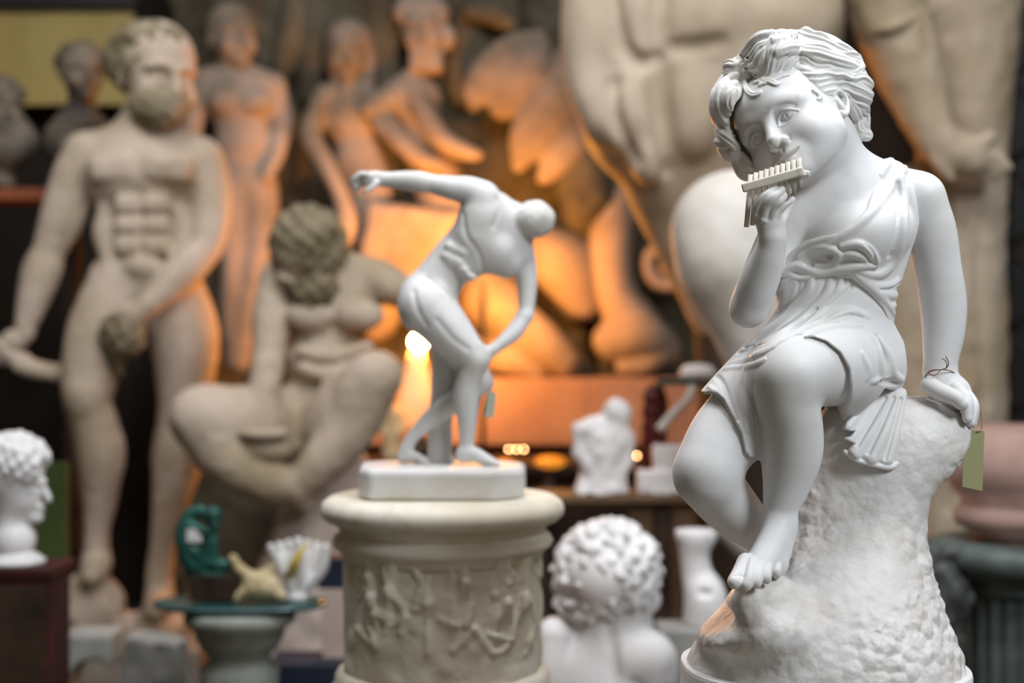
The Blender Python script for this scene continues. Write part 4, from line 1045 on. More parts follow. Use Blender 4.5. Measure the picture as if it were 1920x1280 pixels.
# ---------------------------------------------------------------- giant torso, pale hip, giant with open hand
def build_giants():
    D = 4.7
    t = thing('giant_torso_statue', ((1320 - 960) / F * D, D, 1.6), 'colossal yellowed stone torso with a deep centre furrow, behind the boy\'s head', 'statue')
    s = Sculpt(D)
    s.e((1310, 40, 40), (270, 170, 260), k=40); s.e((1270, 190, 30), (200, 130, 190), k=40); s.e((1320, 330, 60), (110, 100, 120), k=40)
    s.e((1215, 60, -70), (52, 50, 130), rot=(0, -14, 0), k=16); s.e((1110, 60, -10), (70, 80, 160), rot=(0, 6, 0), k=20)
    s.e((1190, 200, -60), (58, 50, 90), rot=(0, 10, 0), k=16); s.e((1115, 190, -30), (58, 60, 100), rot=(0, -14, 0), k=20); s.e((1215, 270, -50), (40, 50, 80), k=16)
    s.e((1300, 190, -70), (58, 56, 110), k=16); s.e((1400, 160, -60), (80, 70, 110), k=20); s.e((1330, 30, -90), (90, 60, 90), k=16); s.e((1470, 30, -60), (110, 80, 110), k=24)
    s.d([(1236, -40, 17), (1234, 100, 18), (1240, 220, 17), (1250, 320, 10)], 0, 22, mode='s'); s.d([(1150, -20, 9), (1165, 80, 13), (1200, 118, 12), (1232, 110, 9)], 0, 16, mode='s')
    s.d([(1150, 160, 11), (1155, 230, 12), (1190, 300, 10)], .1, 16, mode='s'); s.d([(1262, 90, 9), (1300, 88, 10), (1350, 80, 8)], -.1, 20, mode='s')
    s.poly([(1045, -260), (1040, 60), (1052, 170), (1085, 270), (1130, 330), (1190, 380), (1225, 430), (1262, 520), (1320, 560), (1400, 520), (1440, 400), (1560, 330), (1640, 200), (1630, -260)], 0, k=50)
    s.c([(1270, 360, 60, 90), (1300, 460, 70, 70), (1360, 600, 80, 60)], k=40)
    s.func(lambda P, d: d + (vnoise(P, 40, 2) - .5) * 4)
    carve(s, 'body', 6, M['giant'], t, clip=(np.array([-1e4, -1e4, -1e4]), np.array([1e4, 1e4, 900.])))
    c = Sculpt(D); c.c([(1370, 600, 90, 70), (1390, 820, 100, 80), (1390, 1100, 110, 90), (1390, 1400, 110, 100)], k=30)
    carve(c, 'support', 8, M['prop_wood'], t)
    D = 4.1
    t = thing('pale_hip_fragment', ((1370 - 960) / F * D, D, 1.0), 'pale grey marble hip and thigh fragment left of the boy\'s raised forearm', 'sculpture fragment')
    s = Sculpt(D)
    s.e((1385, 440, 0), (128, 90, 120), rot=(0, 24, 0), k=30); s.c([(1370, 500, 0, 100), (1410, 620, 0, 72), (1440, 720, 0, 62)], k=30); s.e((1480, 400, 20), (110, 80, 90), k=30)
    s.c([(1440, 720, 0, 62), (1500, 850, 10, 58), (1500, 990, 10, 56), (1440, 1030, 10, 44), (1372, 988, 10, 34), (1340, 950, 10, 28)], k=20)
    s.func(lambda P, d: d + (vnoise(P, 30, 2) - .5) * 3)
    carve(s, 'body', 6, M['pale'], t)
    c = Sculpt(D); c.b((1480, 1250, 20), (60, 60, 272), rd=8); carve(c, 'support', 8, M['stone_grey'], t)
    # giant with open hand
    D = 4.9
    t = thing('open_handed_statue', ((1790 - 960) / F * D, D, .3), 'giant weathered stone figure reaching down an open hand, at the right edge', 'statue')
    s = Sculpt(D)
    s.c([(1640, -60, -60, 78), (1668, 30, -56, 70), (1700, 110, -60, 68), (1722, 180, -70, 56), (1745, 240, -90, 42), (1758, 262, -96, 38)], k=20)
    s.c([(1628, 30, -58, 74), (1700, 10, -58, 74)], k=2, flat=((0, 0, 1), .5)) if False else None
    s.c([(1756, 262, -100, 36), (1790, 284, -110, 38), (1822, 292, -112, 36)], k=14, flat=((0, 1, 0), .7))
    s.c([(1830, 280, -116, 20), (1850, 262, -122, 15), (1856, 256, -124, 12)], k=8)
    s.c([(1836, 292, -112, 18), (1866, 292, -116, 14), (1880, 304, -118, 12), (1892, 314, -120, 9)], k=5)
    s.c([(1822, 306, -108, 18), (1856, 312, -108, 14), (1874, 322, -110, 11)], k=5)
    s.c([(1800, 310, -104, 18), (1840, 326, -100, 14), (1862, 334, -104, 10)], k=5)
    s.c([(1760, 270, -104, 20), (1758, 300, -112, 15), (1772, 322, -116, 12), (1786, 336, -118, 8)], k=8)
    s.c([(1812, -80, 40, 110), (1812, 100, 40, 92), (1806, 240, 40, 84), (1800, 420, 50, 84), (1790, 640, 60, 96), (1790, 900, 60, 96), (1790, 1100, 60, 96)], k=30)
    s.c([(1700, 10, 10, 60), (1780, 0, 30, 80)], k=30)
    s.c([(1700, 360, 30, 50), (1700, 560, 40, 56), (1716, 800, 40, 60)], k=30)
    s.d([(1735, 60, 8), (1742, 90, 8)], -.5, 12, mode='s')
    for x in (1776, 1806, 1840): s.d([(x, 380, 8), (x - 6, 560, 10), (x + 4, 760, 9), (x, 950, 9)], -.1, 14, mode='s')
    s.func(lambda P, d: d + (vnoise(P, 26, 2) - .5) * 6)
    carve(s, 'body', 6, M['giant'], t, clip=(np.array([-1e4, -1e4, -1e4]), np.array([1e4, 1e4, 760.])))
    b = Sculpt(D); b.c([(1626, 62, -58, 20), (1668, 52, -124, 12), (1716, 34, -110, 12), (1744, 24, -50, 12)], k=4); carve(b, 'arm_band', 6, M['giant'], t)
    s_ = D / F; box('plinth', ((1680 - 960) * s_, D - .2, 0), ((1890 - 960) * s_, D + .34, CAMZ - 500 * s_), M['stone_grey'], t, .01)
build_giants()
# ================================================================ carved relief panels on the far wall, lamps, room
M['relief'] = mat('relief_stone', srgb(172, 154, 140), .85, srgb(122, 108, 90), 2.2, bump=.2, bscale=20, stain=srgb(84, 76, 58), sscale=2.6, slo=.52, shi=.78)
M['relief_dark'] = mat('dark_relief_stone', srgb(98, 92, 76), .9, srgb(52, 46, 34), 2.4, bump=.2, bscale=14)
M['ledge'] = mat('pinkish_brown_stone', srgb(172, 140, 122), .85, srgb(150, 118, 100), 2.5, bump=.15, bscale=20)
M['dark_wall'] = mat('dark_wall_paint', srgb(44, 38, 30), .9, srgb(26, 23, 18), 1.5)
M['wood_dark'] = mat('dark_wood', srgb(62, 44, 32), .6, srgb(36, 25, 18), 9)
M['wood_brown'] = mat('brown_wood', srgb(112, 88, 62), .6, srgb(82, 60, 40), 7)
M['wood_red'] = mat('dark_red_wood', srgb(74, 32, 28), .55, srgb(48, 20, 18), 6)
M['bulb'] = mat('lit_bulb', (1, .6, .25, 1), .5, emis=(1, .38, .06, 1), estr=760)
M['shade'] = mat('lit_lamp_shade', srgb(236, 190, 150), .9, emis=(1, .42, .14, 1), estr=.75)
M['fairy'] = mat('lit_small_bulb', (1, .6, .3, 1), .5, emis=(1, .56, .22, 1), estr=36)
M['amber'] = mat('lit_amber_glass', srgb(200, 110, 20), .3, emis=(1, .36, .03, 1), estr=.7)
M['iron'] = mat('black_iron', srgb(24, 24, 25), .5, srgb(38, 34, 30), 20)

def build_frieze():
    D = 6.5; s_ = D / F
    t = thing('relief_panel', ((720 - 960) * s_, D, 0), 'large carved stone relief with several nude figures, lit orange by a lamp', 'relief')
    def W(x, y, dy): return LW(x, y, dy, D)
    # backing slab with cloth-like hollows
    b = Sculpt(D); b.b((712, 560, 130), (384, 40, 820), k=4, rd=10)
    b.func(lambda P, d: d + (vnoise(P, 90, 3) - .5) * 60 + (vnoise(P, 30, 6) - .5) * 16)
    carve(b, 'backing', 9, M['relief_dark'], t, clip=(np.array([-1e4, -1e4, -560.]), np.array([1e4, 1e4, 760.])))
    def leg(s, pts, k=16): s.c(pts, k=k)
    # standing youth
    s = Sculpt(D)
    s.e((448, 190, 40), (66, 50, 56), k=20); s.e((456, 270, 40), (52, 42, 60), k=24); s.e((462, 340, 46), (54, 44, 40), k=20)
    s.c([(440, 100, 40, 24), (444, 140, 44, 28)], k=14); s.c([(385, 155, 44, 28), (445, 146, 44, 30), (508, 160, 44, 26)], k=14)
    for sx in (-1, 1): s.e((448 + sx * 30, 190, 2), (32, 20, 24), k=8)
    s.c([(380, 160, 44, 26), (362, 220, 40, 24), (352, 290, 30, 20), (350, 340, 20, 16)], k=12); s.c([(512, 166, 44, 24), (528, 220, 50, 22), (520, 280, 30, 18), (500, 330, 10, 14)], k=12)
    leg(s, [(440, 360, 40, 38), (436, 440, 30, 34), (440, 500, 24, 26), (436, 580, 30, 24), (438, 680, 30, 16)]); leg(s, [(484, 360, 44, 38), (488, 440, 34, 34), (480, 510, 20, 26), (466, 590, 26, 24), (452, 680, 26, 16)])
    face(s, L(436, 66, 30), rotm(0, -4, 30), .52)
    carve(s, 'standing_figure', 6, M['relief'], t)
    # long-haired figure
    s = Sculpt(D)
    s.c([(655, 140, 40, 20), (655, 170, 44, 30)], k=12); s.e((655, 220, 46), (52, 40, 52), k=18); s.e((672, 300, 50), (46, 38, 54), k=20); s.c([(690, 340, 50, 44), (700, 420, 40, 40), (720, 520, 40, 34)], k=20)
    s.c([(612, 180, 36, 24), (588, 230, 20, 21), (586, 262, 10, 20), (612, 310, -6, 18), (640, 370, -20, 16), (652, 430, -24, 22), (645, 470, -20, 10)], k=10)
    s.c([(694, 190, 30, 26), (720, 230, 10, 24), (756, 270, -16, 20), (790, 300, -24, 17), (820, 310, -20, 13)], k=10)
    face(s, L(652, 92, 26), rotm(14, 4, 8), .46); s.c([(630, 70, 40, 18), (628, 120, 40, 16), (634, 160, 40, 10)], k=6); s.c([(678, 70, 40, 20), (688, 120, 44, 18), (690, 160, 44, 12)], k=6)
    s.e((654, 70, 50), (42, 36, 36), k=8)
    carve(s, 'leaning_figure', 6, M['relief'], t)
    # reaching figure with mask-like head
    s = Sculpt(D)
    s.e((780, 190, 50), (50, 44, 50), k=18); s.e((800, 280, 56), (48, 40, 66), k=20); s.c([(820, 330, 50, 50), (850, 440, 46, 56)], k=20)
    s.c([(750, 170, 34, 26), (722, 190, 14, 26), (690, 206, 0, 18)], k=10)
    s.c([(768, 150, 30, 22), (796, 210, 0, 22), (826, 258, -22, 20), (866, 282, -30, 17), (896, 290, -30, 11)], k=10)
    s.b((800, 118, 20), (32, 26, 20), k=8, rd=8)
    face(s, L(796, 50, 20), rotm(8, 0, -4), .5); s.e((790, 22, 20), (54, 40, 36), k=8); s.e((834, 70, 20), (22, 22, 26), k=6)
    carve(s, 'reaching_figure', 6, M['relief'], t)
    # drapery behind the heads, wings
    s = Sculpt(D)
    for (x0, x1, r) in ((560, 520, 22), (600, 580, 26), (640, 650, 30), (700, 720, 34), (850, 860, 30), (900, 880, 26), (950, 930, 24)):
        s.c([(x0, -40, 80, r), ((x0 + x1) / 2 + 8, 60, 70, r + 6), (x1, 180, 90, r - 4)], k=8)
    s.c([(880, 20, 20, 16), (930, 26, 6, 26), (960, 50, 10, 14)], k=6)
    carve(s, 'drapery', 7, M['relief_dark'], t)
    s = Sculpt(D)
    for (pts) in ([(1010, 66, 20, 14), (958, 110, 0, 44), (905, 160, 0, 36), (886, 200, 10, 12)], [(1010, 90, 10, 24), (980, 140, -10, 52), (950, 190, 0, 34), (930, 212, 10, 10)],
                  [(1062, 100, 10, 20), (1040, 190, -12, 50), (1000, 250, -14, 44), (972, 310, 0, 14)], [(1076, 220, 10, 14), (1062, 270, -10, 40), (1030, 320, 0, 22), (1012, 340, 10, 8)]):
        s.c(pts, k=5, flat=((0, 1, 0), .5))
    carve(s, 'wing', 6, M['relief'], t)
    # pale slab near the lamp
    s = Sculpt(D); s.b((770, 462, -34), (92, 24, 74), rot=(-8, 8, 0), rd=12, k=6); s.e((700, 560, 60), (60, 50, 80), k=20)
    s.func(lambda P, d: d + (vnoise(P, 26, 6) - .5) * 8); carve(s, 'block', 7, M['relief'], t)
    # right panel
    t2 = thing('seated_relief_panel', ((1200 - 960) * s_, D, 0), 'narrow carved stone relief of a seated figure\'s legs beside a scroll, right of the crack', 'relief')
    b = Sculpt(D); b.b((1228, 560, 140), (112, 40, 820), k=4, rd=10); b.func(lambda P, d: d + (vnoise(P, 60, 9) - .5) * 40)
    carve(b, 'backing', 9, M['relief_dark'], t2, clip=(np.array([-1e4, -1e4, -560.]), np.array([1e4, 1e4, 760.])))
    s = Sculpt(D)
    s.c([(1170, 360, 50, 34), (1150, 420, 20, 44), (1146, 490, 0, 38), (1160, 560, 0, 40), (1190, 610, 10, 50)], k=16)
    s.c([(1150, 640, 0, 40), (1200, 630, -20, 44), (1250, 650, -10, 26), (1262, 672, 0, 14)], k=12); s.c([(1170, 690, -20, 16), (1220, 680, -30, 20), (1264, 650, -20, 12)], k=6)
    carve(s, 'seated_figure', 6, M['relief'], t2)
    s = Sculpt(D); A = [(1246 + (46 - i * 2.6) * math.cos(i * .55), 492 + (46 - i * 2.6) * 1.1 * math.sin(i * .55), 10 - i, 15 - i * .3) for i in range(15)]
    s.c(A, k=3, n=3); carve(s, 'scroll', 6, M['relief'], t2)
    # reclining legs on the left panel's ledge
    s = Sculpt(D)
    s.c([(920, 560, 30, 60), (960, 600, 0, 48), (1010, 640, -20, 42), (1060, 680, -24, 30)], k=16); s.c([(1010, 470, 40, 46), (1060, 500, 30, 60), (1090, 560, 40, 44)], k=20)
    s.c([(900, 660, -10, 30), (960, 680, -20, 24), (1010, 700, -16, 16)], k=12)
    carve(s, 'reclining_figure', 6, M['relief'], t)
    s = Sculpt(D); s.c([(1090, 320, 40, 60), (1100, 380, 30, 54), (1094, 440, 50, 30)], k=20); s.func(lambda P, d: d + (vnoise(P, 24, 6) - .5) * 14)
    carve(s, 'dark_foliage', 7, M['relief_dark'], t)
    # ledge, two blocks either side of the crack
    def ldg(x0, x1, par):
        a, c = W(x0, 835, -60), W(x1, 706, 60); o = box('ledge', (a[0], D - .16, a[2]), (c[0], D + .22, c[2]), M['ledge'], par, .01)
    ldg(560, 1096, t); ldg(1102, 1330, t2)
    for (x0, x1, par) in ((560, 1096, t), (1102, 1330, t2)):
        a, c = W(x0 + 10, 1193, 0), W(x1 - 10, 836, 0); box('base', (a[0], D + .14, 0), (c[0], D + .3, c[2]), M['wood_dark'], par, 0)
build_frieze()

def ball(name, c, r, mat_, parent=None, seg=24, sq_=(1, 1, 1)):
    vs = []; fs = []; R_ = seg // 2
    for j in range(R_ + 1):
        a = math.pi * j / R_
        for i in range(seg): b = 2 * math.pi * i / seg; vs.append((c[0] + r * sq_[0] * math.sin(a) * math.cos(b), c[1] + r * sq_[1] * math.sin(a) * math.sin(b), c[2] + r * sq_[2] * math.cos(a)))
    for j in range(R_):
        for i in range(seg): fs.append((j * seg + i, (j + 1) * seg + i, (j + 1) * seg + (i + 1) % seg, j * seg + (i + 1) % seg))
    me = bpy.data.meshes.new(name); me.from_pydata(vs, [], fs); me.polygons.foreach_set('use_smooth', [True] * len(fs)); me.validate()
    return link(name, me, mat_, parent)

def build_lamps():
    D = 6.0; s_ = D / F
    top = LW(788, 636, 0, D); bx = LW(772, 800, 0, D)
    t = thing('table_lamp', (bx[0], D, LW(0, 860, 0, D)[2]), 'glowing cone-shaped lamp behind the stooping athlete\'s legs', 'lamp')
    lathe('lamp_shade', [(.028, top[2] - .05), (.04, top[2] - .09), (.07, top[2] - .22), (.085, bx[2])], bx[0] + .02, D, M['shade'], t, 32)
    ball('bulb', (bx[0] + .03, D, top[2] - .01), .034, M['bulb'], t)
    lathe('lamp_base', [(.03, bx[2]), (.03, bx[2] - .04), (.09, bx[2] - .07), (.1, LW(0, 860, 0, D)[2])], bx[0] + .02, D, M['iron'], t, 32)
    # unseen bulb on a stand, added behind the athlete's chest to light the relief
    c = LW(905, 455, 0, 5.9)
    t = thing('added_lamp', (c[0], 5.9, .9), 'bare bulb lamp on a thin stand hidden behind the stooping athlete\'s chest', 'lamp')
    ball('bulb', c, .04, M['bulb'], t); tube('pole', [(c[0], 5.9, c[2] - .05), (c[0], 5.9, LW(0, 860, 0, 6.0)[2])], .012, M['iron'], t, 8)
    # dark counter under the relief
    zc = LW(0, 860, 0, 6.0)[2]; x0 = LW(560, 0, 0, 6)[0]; x1 = LW(1330, 0, 0, 6)[0]
    k = thing('dark_counter', ((x0 + x1) / 2, 6.0, 0), 'dark low counter below the relief panels, mostly in shadow', 'counter')
    box('worktop', (x0, 5.72, zc - .04), (x1, 6.24, zc), M['wood_dark'], k); box('body', (x0 + .03, 5.78, 0), (x1 - .03, 6.2, zc - .04), M['wood_dark'], k)
    # small lit bulbs and amber glass lamps on the counter
    t = thing('bulb_garland', LW(968, 842, 0, 5.85), 'row of three tiny lit bulbs right of the athlete\'s foot', 'string light')
    for x in (954, 968, 982): ball('bulb', LW(x, 842, 0, 5.85), .0042, M['fairy'], t, 12)
    tube('wire', [LW(940, 848, 0, 5.85), LW(968, 845, 4, 5.85), LW(996, 850, 0, 5.85), LW(1000, 858, 0, 5.85)], .002, M['iron'], t, 6)
    t = thing('candle_bulb', LW(1194, 872, 0, 5.85), 'single tiny lit bulb right of the white torso statuette', 'light')
    ball('bulb', LW(1194, 854, 0, 5.85), .0042, M['fairy'], t, 12); tube('stem', [LW(1194, 856, 0, 5.85), LW(1194, 892, 0, 5.85)], .003, M['iron'], t, 6)
    for x, y, r, lb in ((1032, 866, .06, 'dim round amber glass lamp between athlete\'s slab and white torso statuette'), (948, 868, .036, 'smaller dim amber glass lamp beside the athlete\'s slab')):
        c = LW(x, y, 0, 5.5); o = thing('amber_lamp', (c[0], 5.5, 0), lb, 'lamp', None)
        ball('glass_shade', c, r, M['amber'], o, 24, (1, 1, .4)); lathe('foot', [(.02, c[2] - r * .35), (.012, c[2] - .06), (.04, c[2] - .1), (.045, c[2] - .12), (.012, c[2] - .13), (.012, .02), (.06, .02), (.06, 0)], c[0], c[1], M['iron'], o, 24)
build_lamps()

def build_room():
    x0, x1, y0, y1, H = -4.2, 3.6, -2.6, 7.3, 4.4
    def st(n, lo, hi, m): o = box(n, lo, hi, m, None, 0); o['kind'] = 'structure'; return o
    M['floor'] = mat('dark_concrete', srgb(84, 78, 70), .8, srgb(60, 54, 47), 2)
    M['side_wall'] = mat('grey_brown_plaster', srgb(120, 110, 92), .9, srgb(92, 84, 68), 1.2)
    M['ceil'] = mat('grey_ceiling', srgb(120, 116, 108), .9)
    st('floor', (x0, y0, -.1), (x1, y1, 0), M['floor']); st('ceiling', (x0, y0, H), (x1, y1, H + .1), M['ceil'])
    st('wall_back', (x0, y1, 0), (x1, y1 + .1, H), M['dark_wall']); st('wall_left', (x0 - .1, y0, 0), (x0, y1, H), M['side_wall']); st('wall_right', (x1, y0, 0), (x1 + .1, y1, H), M['dark_wall'])
build_room()
# ================================================================ smaller pieces standing around
M['mossy'] = mat('green_painted_board', srgb(62, 76, 30), .8, srgb(40, 50, 22), 3)
M['yellow_wall'] = mat('yellow_ochre_paint', srgb(178, 160, 100), .9, srgb(158, 138, 84), 1.5)
M['shelf_wood'] = mat('orange_brown_wood', srgb(150, 84, 52), .6, srgb(112, 60, 38), 8)
M['dark_bust'] = mat('smoky_stone', srgb(124, 112, 96), .7, srgb(62, 58, 54), 5)
M['verdigris'] = mat('green_bronze', srgb(48, 100, 90), .45, srgb(18, 44, 40), 14, metal=.3)
M['glass_teal'] = mat('dark_teal_glass', srgb(40, 78, 78), .12, spec=.6)
M['urn'] = mat('grey_green_stone', srgb(150, 156, 146), .7, srgb(104, 112, 104), 6)
M['cream'] = mat('cream_resin', srgb(206, 190, 152), .7, srgb(176, 158, 118), 12)
M['paper'] = mat('white_crystal', srgb(226, 226, 226), .3, srgb(196, 196, 192), 10)
M['yellow'] = mat('yellow_sticks', srgb(196, 172, 40), .5)
M['navy'] = mat('navy_blue_box', srgb(30, 40, 58), .5, srgb(22, 30, 44), 6)
M['grey_block'] = mat('grey_stone_block', srgb(170, 170, 164), .8, srgb(138, 138, 134), 4)
M['terracotta'] = mat('pinkish_terracotta', srgb(172, 142, 132), .75, srgb(120, 92, 80), 3, lo=.45, hi=.7)
M['verde'] = mat('dark_green_stone', srgb(92, 102, 98), .5, srgb(58, 66, 64), 5)
M['red_iron'] = mat('dark_red_paint', srgb(96, 32, 26), .6, srgb(66, 20, 18), 8)

def at(px, py, dy, D): return LW(px, py, dy, D)
def vb(name, x0, y0, x1, y1, dy0, dy1, D, m, par=None, bev=.004, to_floor=False):
    """box whose front outline covers the photo rectangle"""
    w = 1 + dy0 / F; s_ = D / F
    return box(name, ((x0 - 960) * w * s_, D + dy0 * s_, 0 if to_floor else CAMZ + (640 - y1) * w * s_), ((x1 - 960) * w * s_, D + dy1 * s_, CAMZ + (640 - y0) * w * s_), m, par, bev)

def build_left():
    # --- shelf with busts
    D = 5.9
    sh = thing('wall_shelf', at(60, 370, 0, D), 'orange-brown wooden shelf board carrying two busts, upper left', 'shelf')
    vb('board', -80, 352, 178, 374, -60, 70, D, M['shelf_wood'], sh)
    vb('upright', -74, 374, -44, 900, -30, 30, D, M['shelf_wood'], sh, to_floor=True); vb('upright', 120, 374, 146, 900, 30, 60, D, M['wood_dark'], sh, to_floor=True)
    for nm, hx, hy, sx0, lb, yaw, m in (('bust', 154, 132, 150, 'weathered dark bust with a draped shoulder, beside the bearded giant\'s head', 30, 'dark_bust'), ('bust', 0, 196, 2, 'dark grey bust cut by the left edge of the shelf', 36, 'dark_bust')):
        t = thing(nm, at(sx0, 352, 0, D), lb, 'bust', None)
        s = Sculpt(D); dy = 0
        s.c([(sx0, 344, 0, 26), (sx0, 320, 0, 22)], k=4); s.c([(sx0 - 38, 262, 0, 30), (sx0, 236, 4, 40), (sx0 + 40, 262, 0, 30)], k=16); s.e((sx0, 282, -4), (62, 38, 36), k=14)
        s.c([(hx, hy + 44, 0, 24), (sx0, 240, 0, 30)], k=10); s.poly([(sx0 - 80, 0), (sx0 + 80, 0), (sx0 + 80, 352), (sx0 - 80, 352)], 0, k=2)
        for i in range(4): s.d([(sx0 - 60 + i * 12, 240, 7), (sx0 - 30 + i * 16, 280, 8), (sx0 + 10 + i * 14, 316, 7)], .4, 5)
        face(s, L(hx, hy + 2, -4), rotm(0, 0, yaw), .46); carve(s, 'body', 4, M[m], t)
        h = Sculpt(D); curls(h, (hx - 3, hy - 14, 12), 42, 42, 34, 10, 60, 3, lambda u: u[1] < -.1 and u[2] < .25); h.e((hx - 3, hy - 14, 12), (40, 40, 32), k=6)
        carve(h, 'hair', 4, M[m], t)
    # --- yellow panel on the wall behind
    o = vb('wall_panel', -120, 22, 250, 196, -8, 8, 7.05, M['yellow_wall'], None, 0); tag(o, 'yellow ochre panel high on the back wall, upper left', 'wall panel')
    o = vb('hanging_rail', -140, -30, 255, 12, -14, 8, 7.0, M['iron'], None, 0); tag(o, 'dark rail above the yellow wall panel', 'rail')
    # --- cabinet with plaster bust
    D = 3.6
    cb = thing('cabinet', at(20, 1280, 0, D)[:2] + (0,), 'dark red wooden cabinet under the white curly bust, lower left', 'cabinet')
    vb('top', -140, 1066, 100, 1084, -66, 70, D, M['wood_red'], cb, .004); vb('body', -134, 1084, 92, 1280, -60, 64, D, M['wood_red'], cb, .003, True)
    s_ = D / F; w = 1 - 62 / F
    vb('door', -126, 1100, 84, 1290, -63, -59, D, M['wood_dark'], cb, .002)
    t = thing('plaster_bust', at(28, 1066, 0, D), 'white plaster bust of a curly haired head in profile on the dark red cabinet', 'bust')
    s = Sculpt(D)
    s.frame(L(28, 905, 0), rotm(4, 4, 82), .58); s.e((0, 14, 26), (88, 104, 96), k=18); s.e((0, -14, -36), (70, 78, 88), k=20)
    s.c([(0, -86, 10, 10), (0, -108, -24, 12), (0, -116, -42, 13)], k=8); s.e((0, -76, -104), (28, 26, 22), k=14); s.c([(0, -94, 14, 14)] * 2, k=10)
    s.c([(-16, -88, -66, 8), (0, -98, -66, 9), (16, -88, -66, 8)], k=5); s.c([(-16, -86, -82, 8), (0, -96, -82, 9), (16, -86, -82, 8)], k=5)
    for sx in (-1, 1): s.e((sx * 34, -100, -10), (24, 20, 13), k=10, mode='s'); s.e((sx * 32, -70, -14), (17, 16, 15), k=3)
    s.frame()
    s.c([(24, 950, 4, 34), (22, 990, 0, 34), (24, 1010, 0, 42)], k=12); carve(s, 'head', 3, M['plaster'], t)
    h = Sculpt(D); h.e((24, 868, 8), (62, 58, 52), k=8); curls(h, (24, 868, 6), 64, 62, 50, 12, 130, 4, lambda u: u[0] > .75 and u[2] < .1); carve(h, 'hair', 3, M['plaster'], t)
    b0 = at(28, 1010, 0, D); zz = lambda y: at(0, y, 0, D)[2]
    lathe('socle', [(.035, zz(1000)), (.05, zz(1008)), (.034, zz(1022)), (.036, zz(1030)), (.055, zz(1038)), (.075, zz(1049)), (.075, zz(1055))], b0[0], b0[1], M['plaster'], t, 40)
    # --- green board and things low on the left
    o = vb('painted_board', 36, 868, 124, 1250, -10, 10, 4.55, M['mossy'], None, .003, True); tag(o, 'moss green painted board behind the white curly bust', 'board')
    # arched stone
    D = 4.3; o = Sculpt(D); o.b((172, 1380, 0), (48, 44, 200), k=2, rd=8); o.e((182, 1290, -10), (50, 120, 62), k=2, mode='s'); o.b((182, 1440, -10), (44, 120, 150), k=2, mode='s')
    V_, F_ = o.mesh(4, lo=np.array([-860., -60, -837]), hi=np.array([-720., 60, -520.])); 
    a = link('arched_stone', mkmesh('arched_stone', V_, F_), M['grey_block']); tag(a, 'pale arched stone block with a dark opening, bottom left', 'stone block')
    D = 4.2; s = Sculpt(D); s.b((285, 1410, 0), (64, 40, 240), rot=(0, 6, 0), rd=8); s.poly([(205, 1180), (345, 1200), (356, 1600), (250, 1600), (236, 1290)], 0, k=6); s.func(lambda P, d: d + (vnoise(P, 24, 2) - .5) * 5)
    V_, F_ = s.mesh(4, lo=np.array([-790., -60, -857]), hi=np.array([-590., 60, -520.]))
    a = link('stone_slab', mkmesh('stone_slab', V_, F_), M['grey_block']); tag(a, 'upright grey stone slab between arched stone and grey urn', 'stone slab')
build_left()

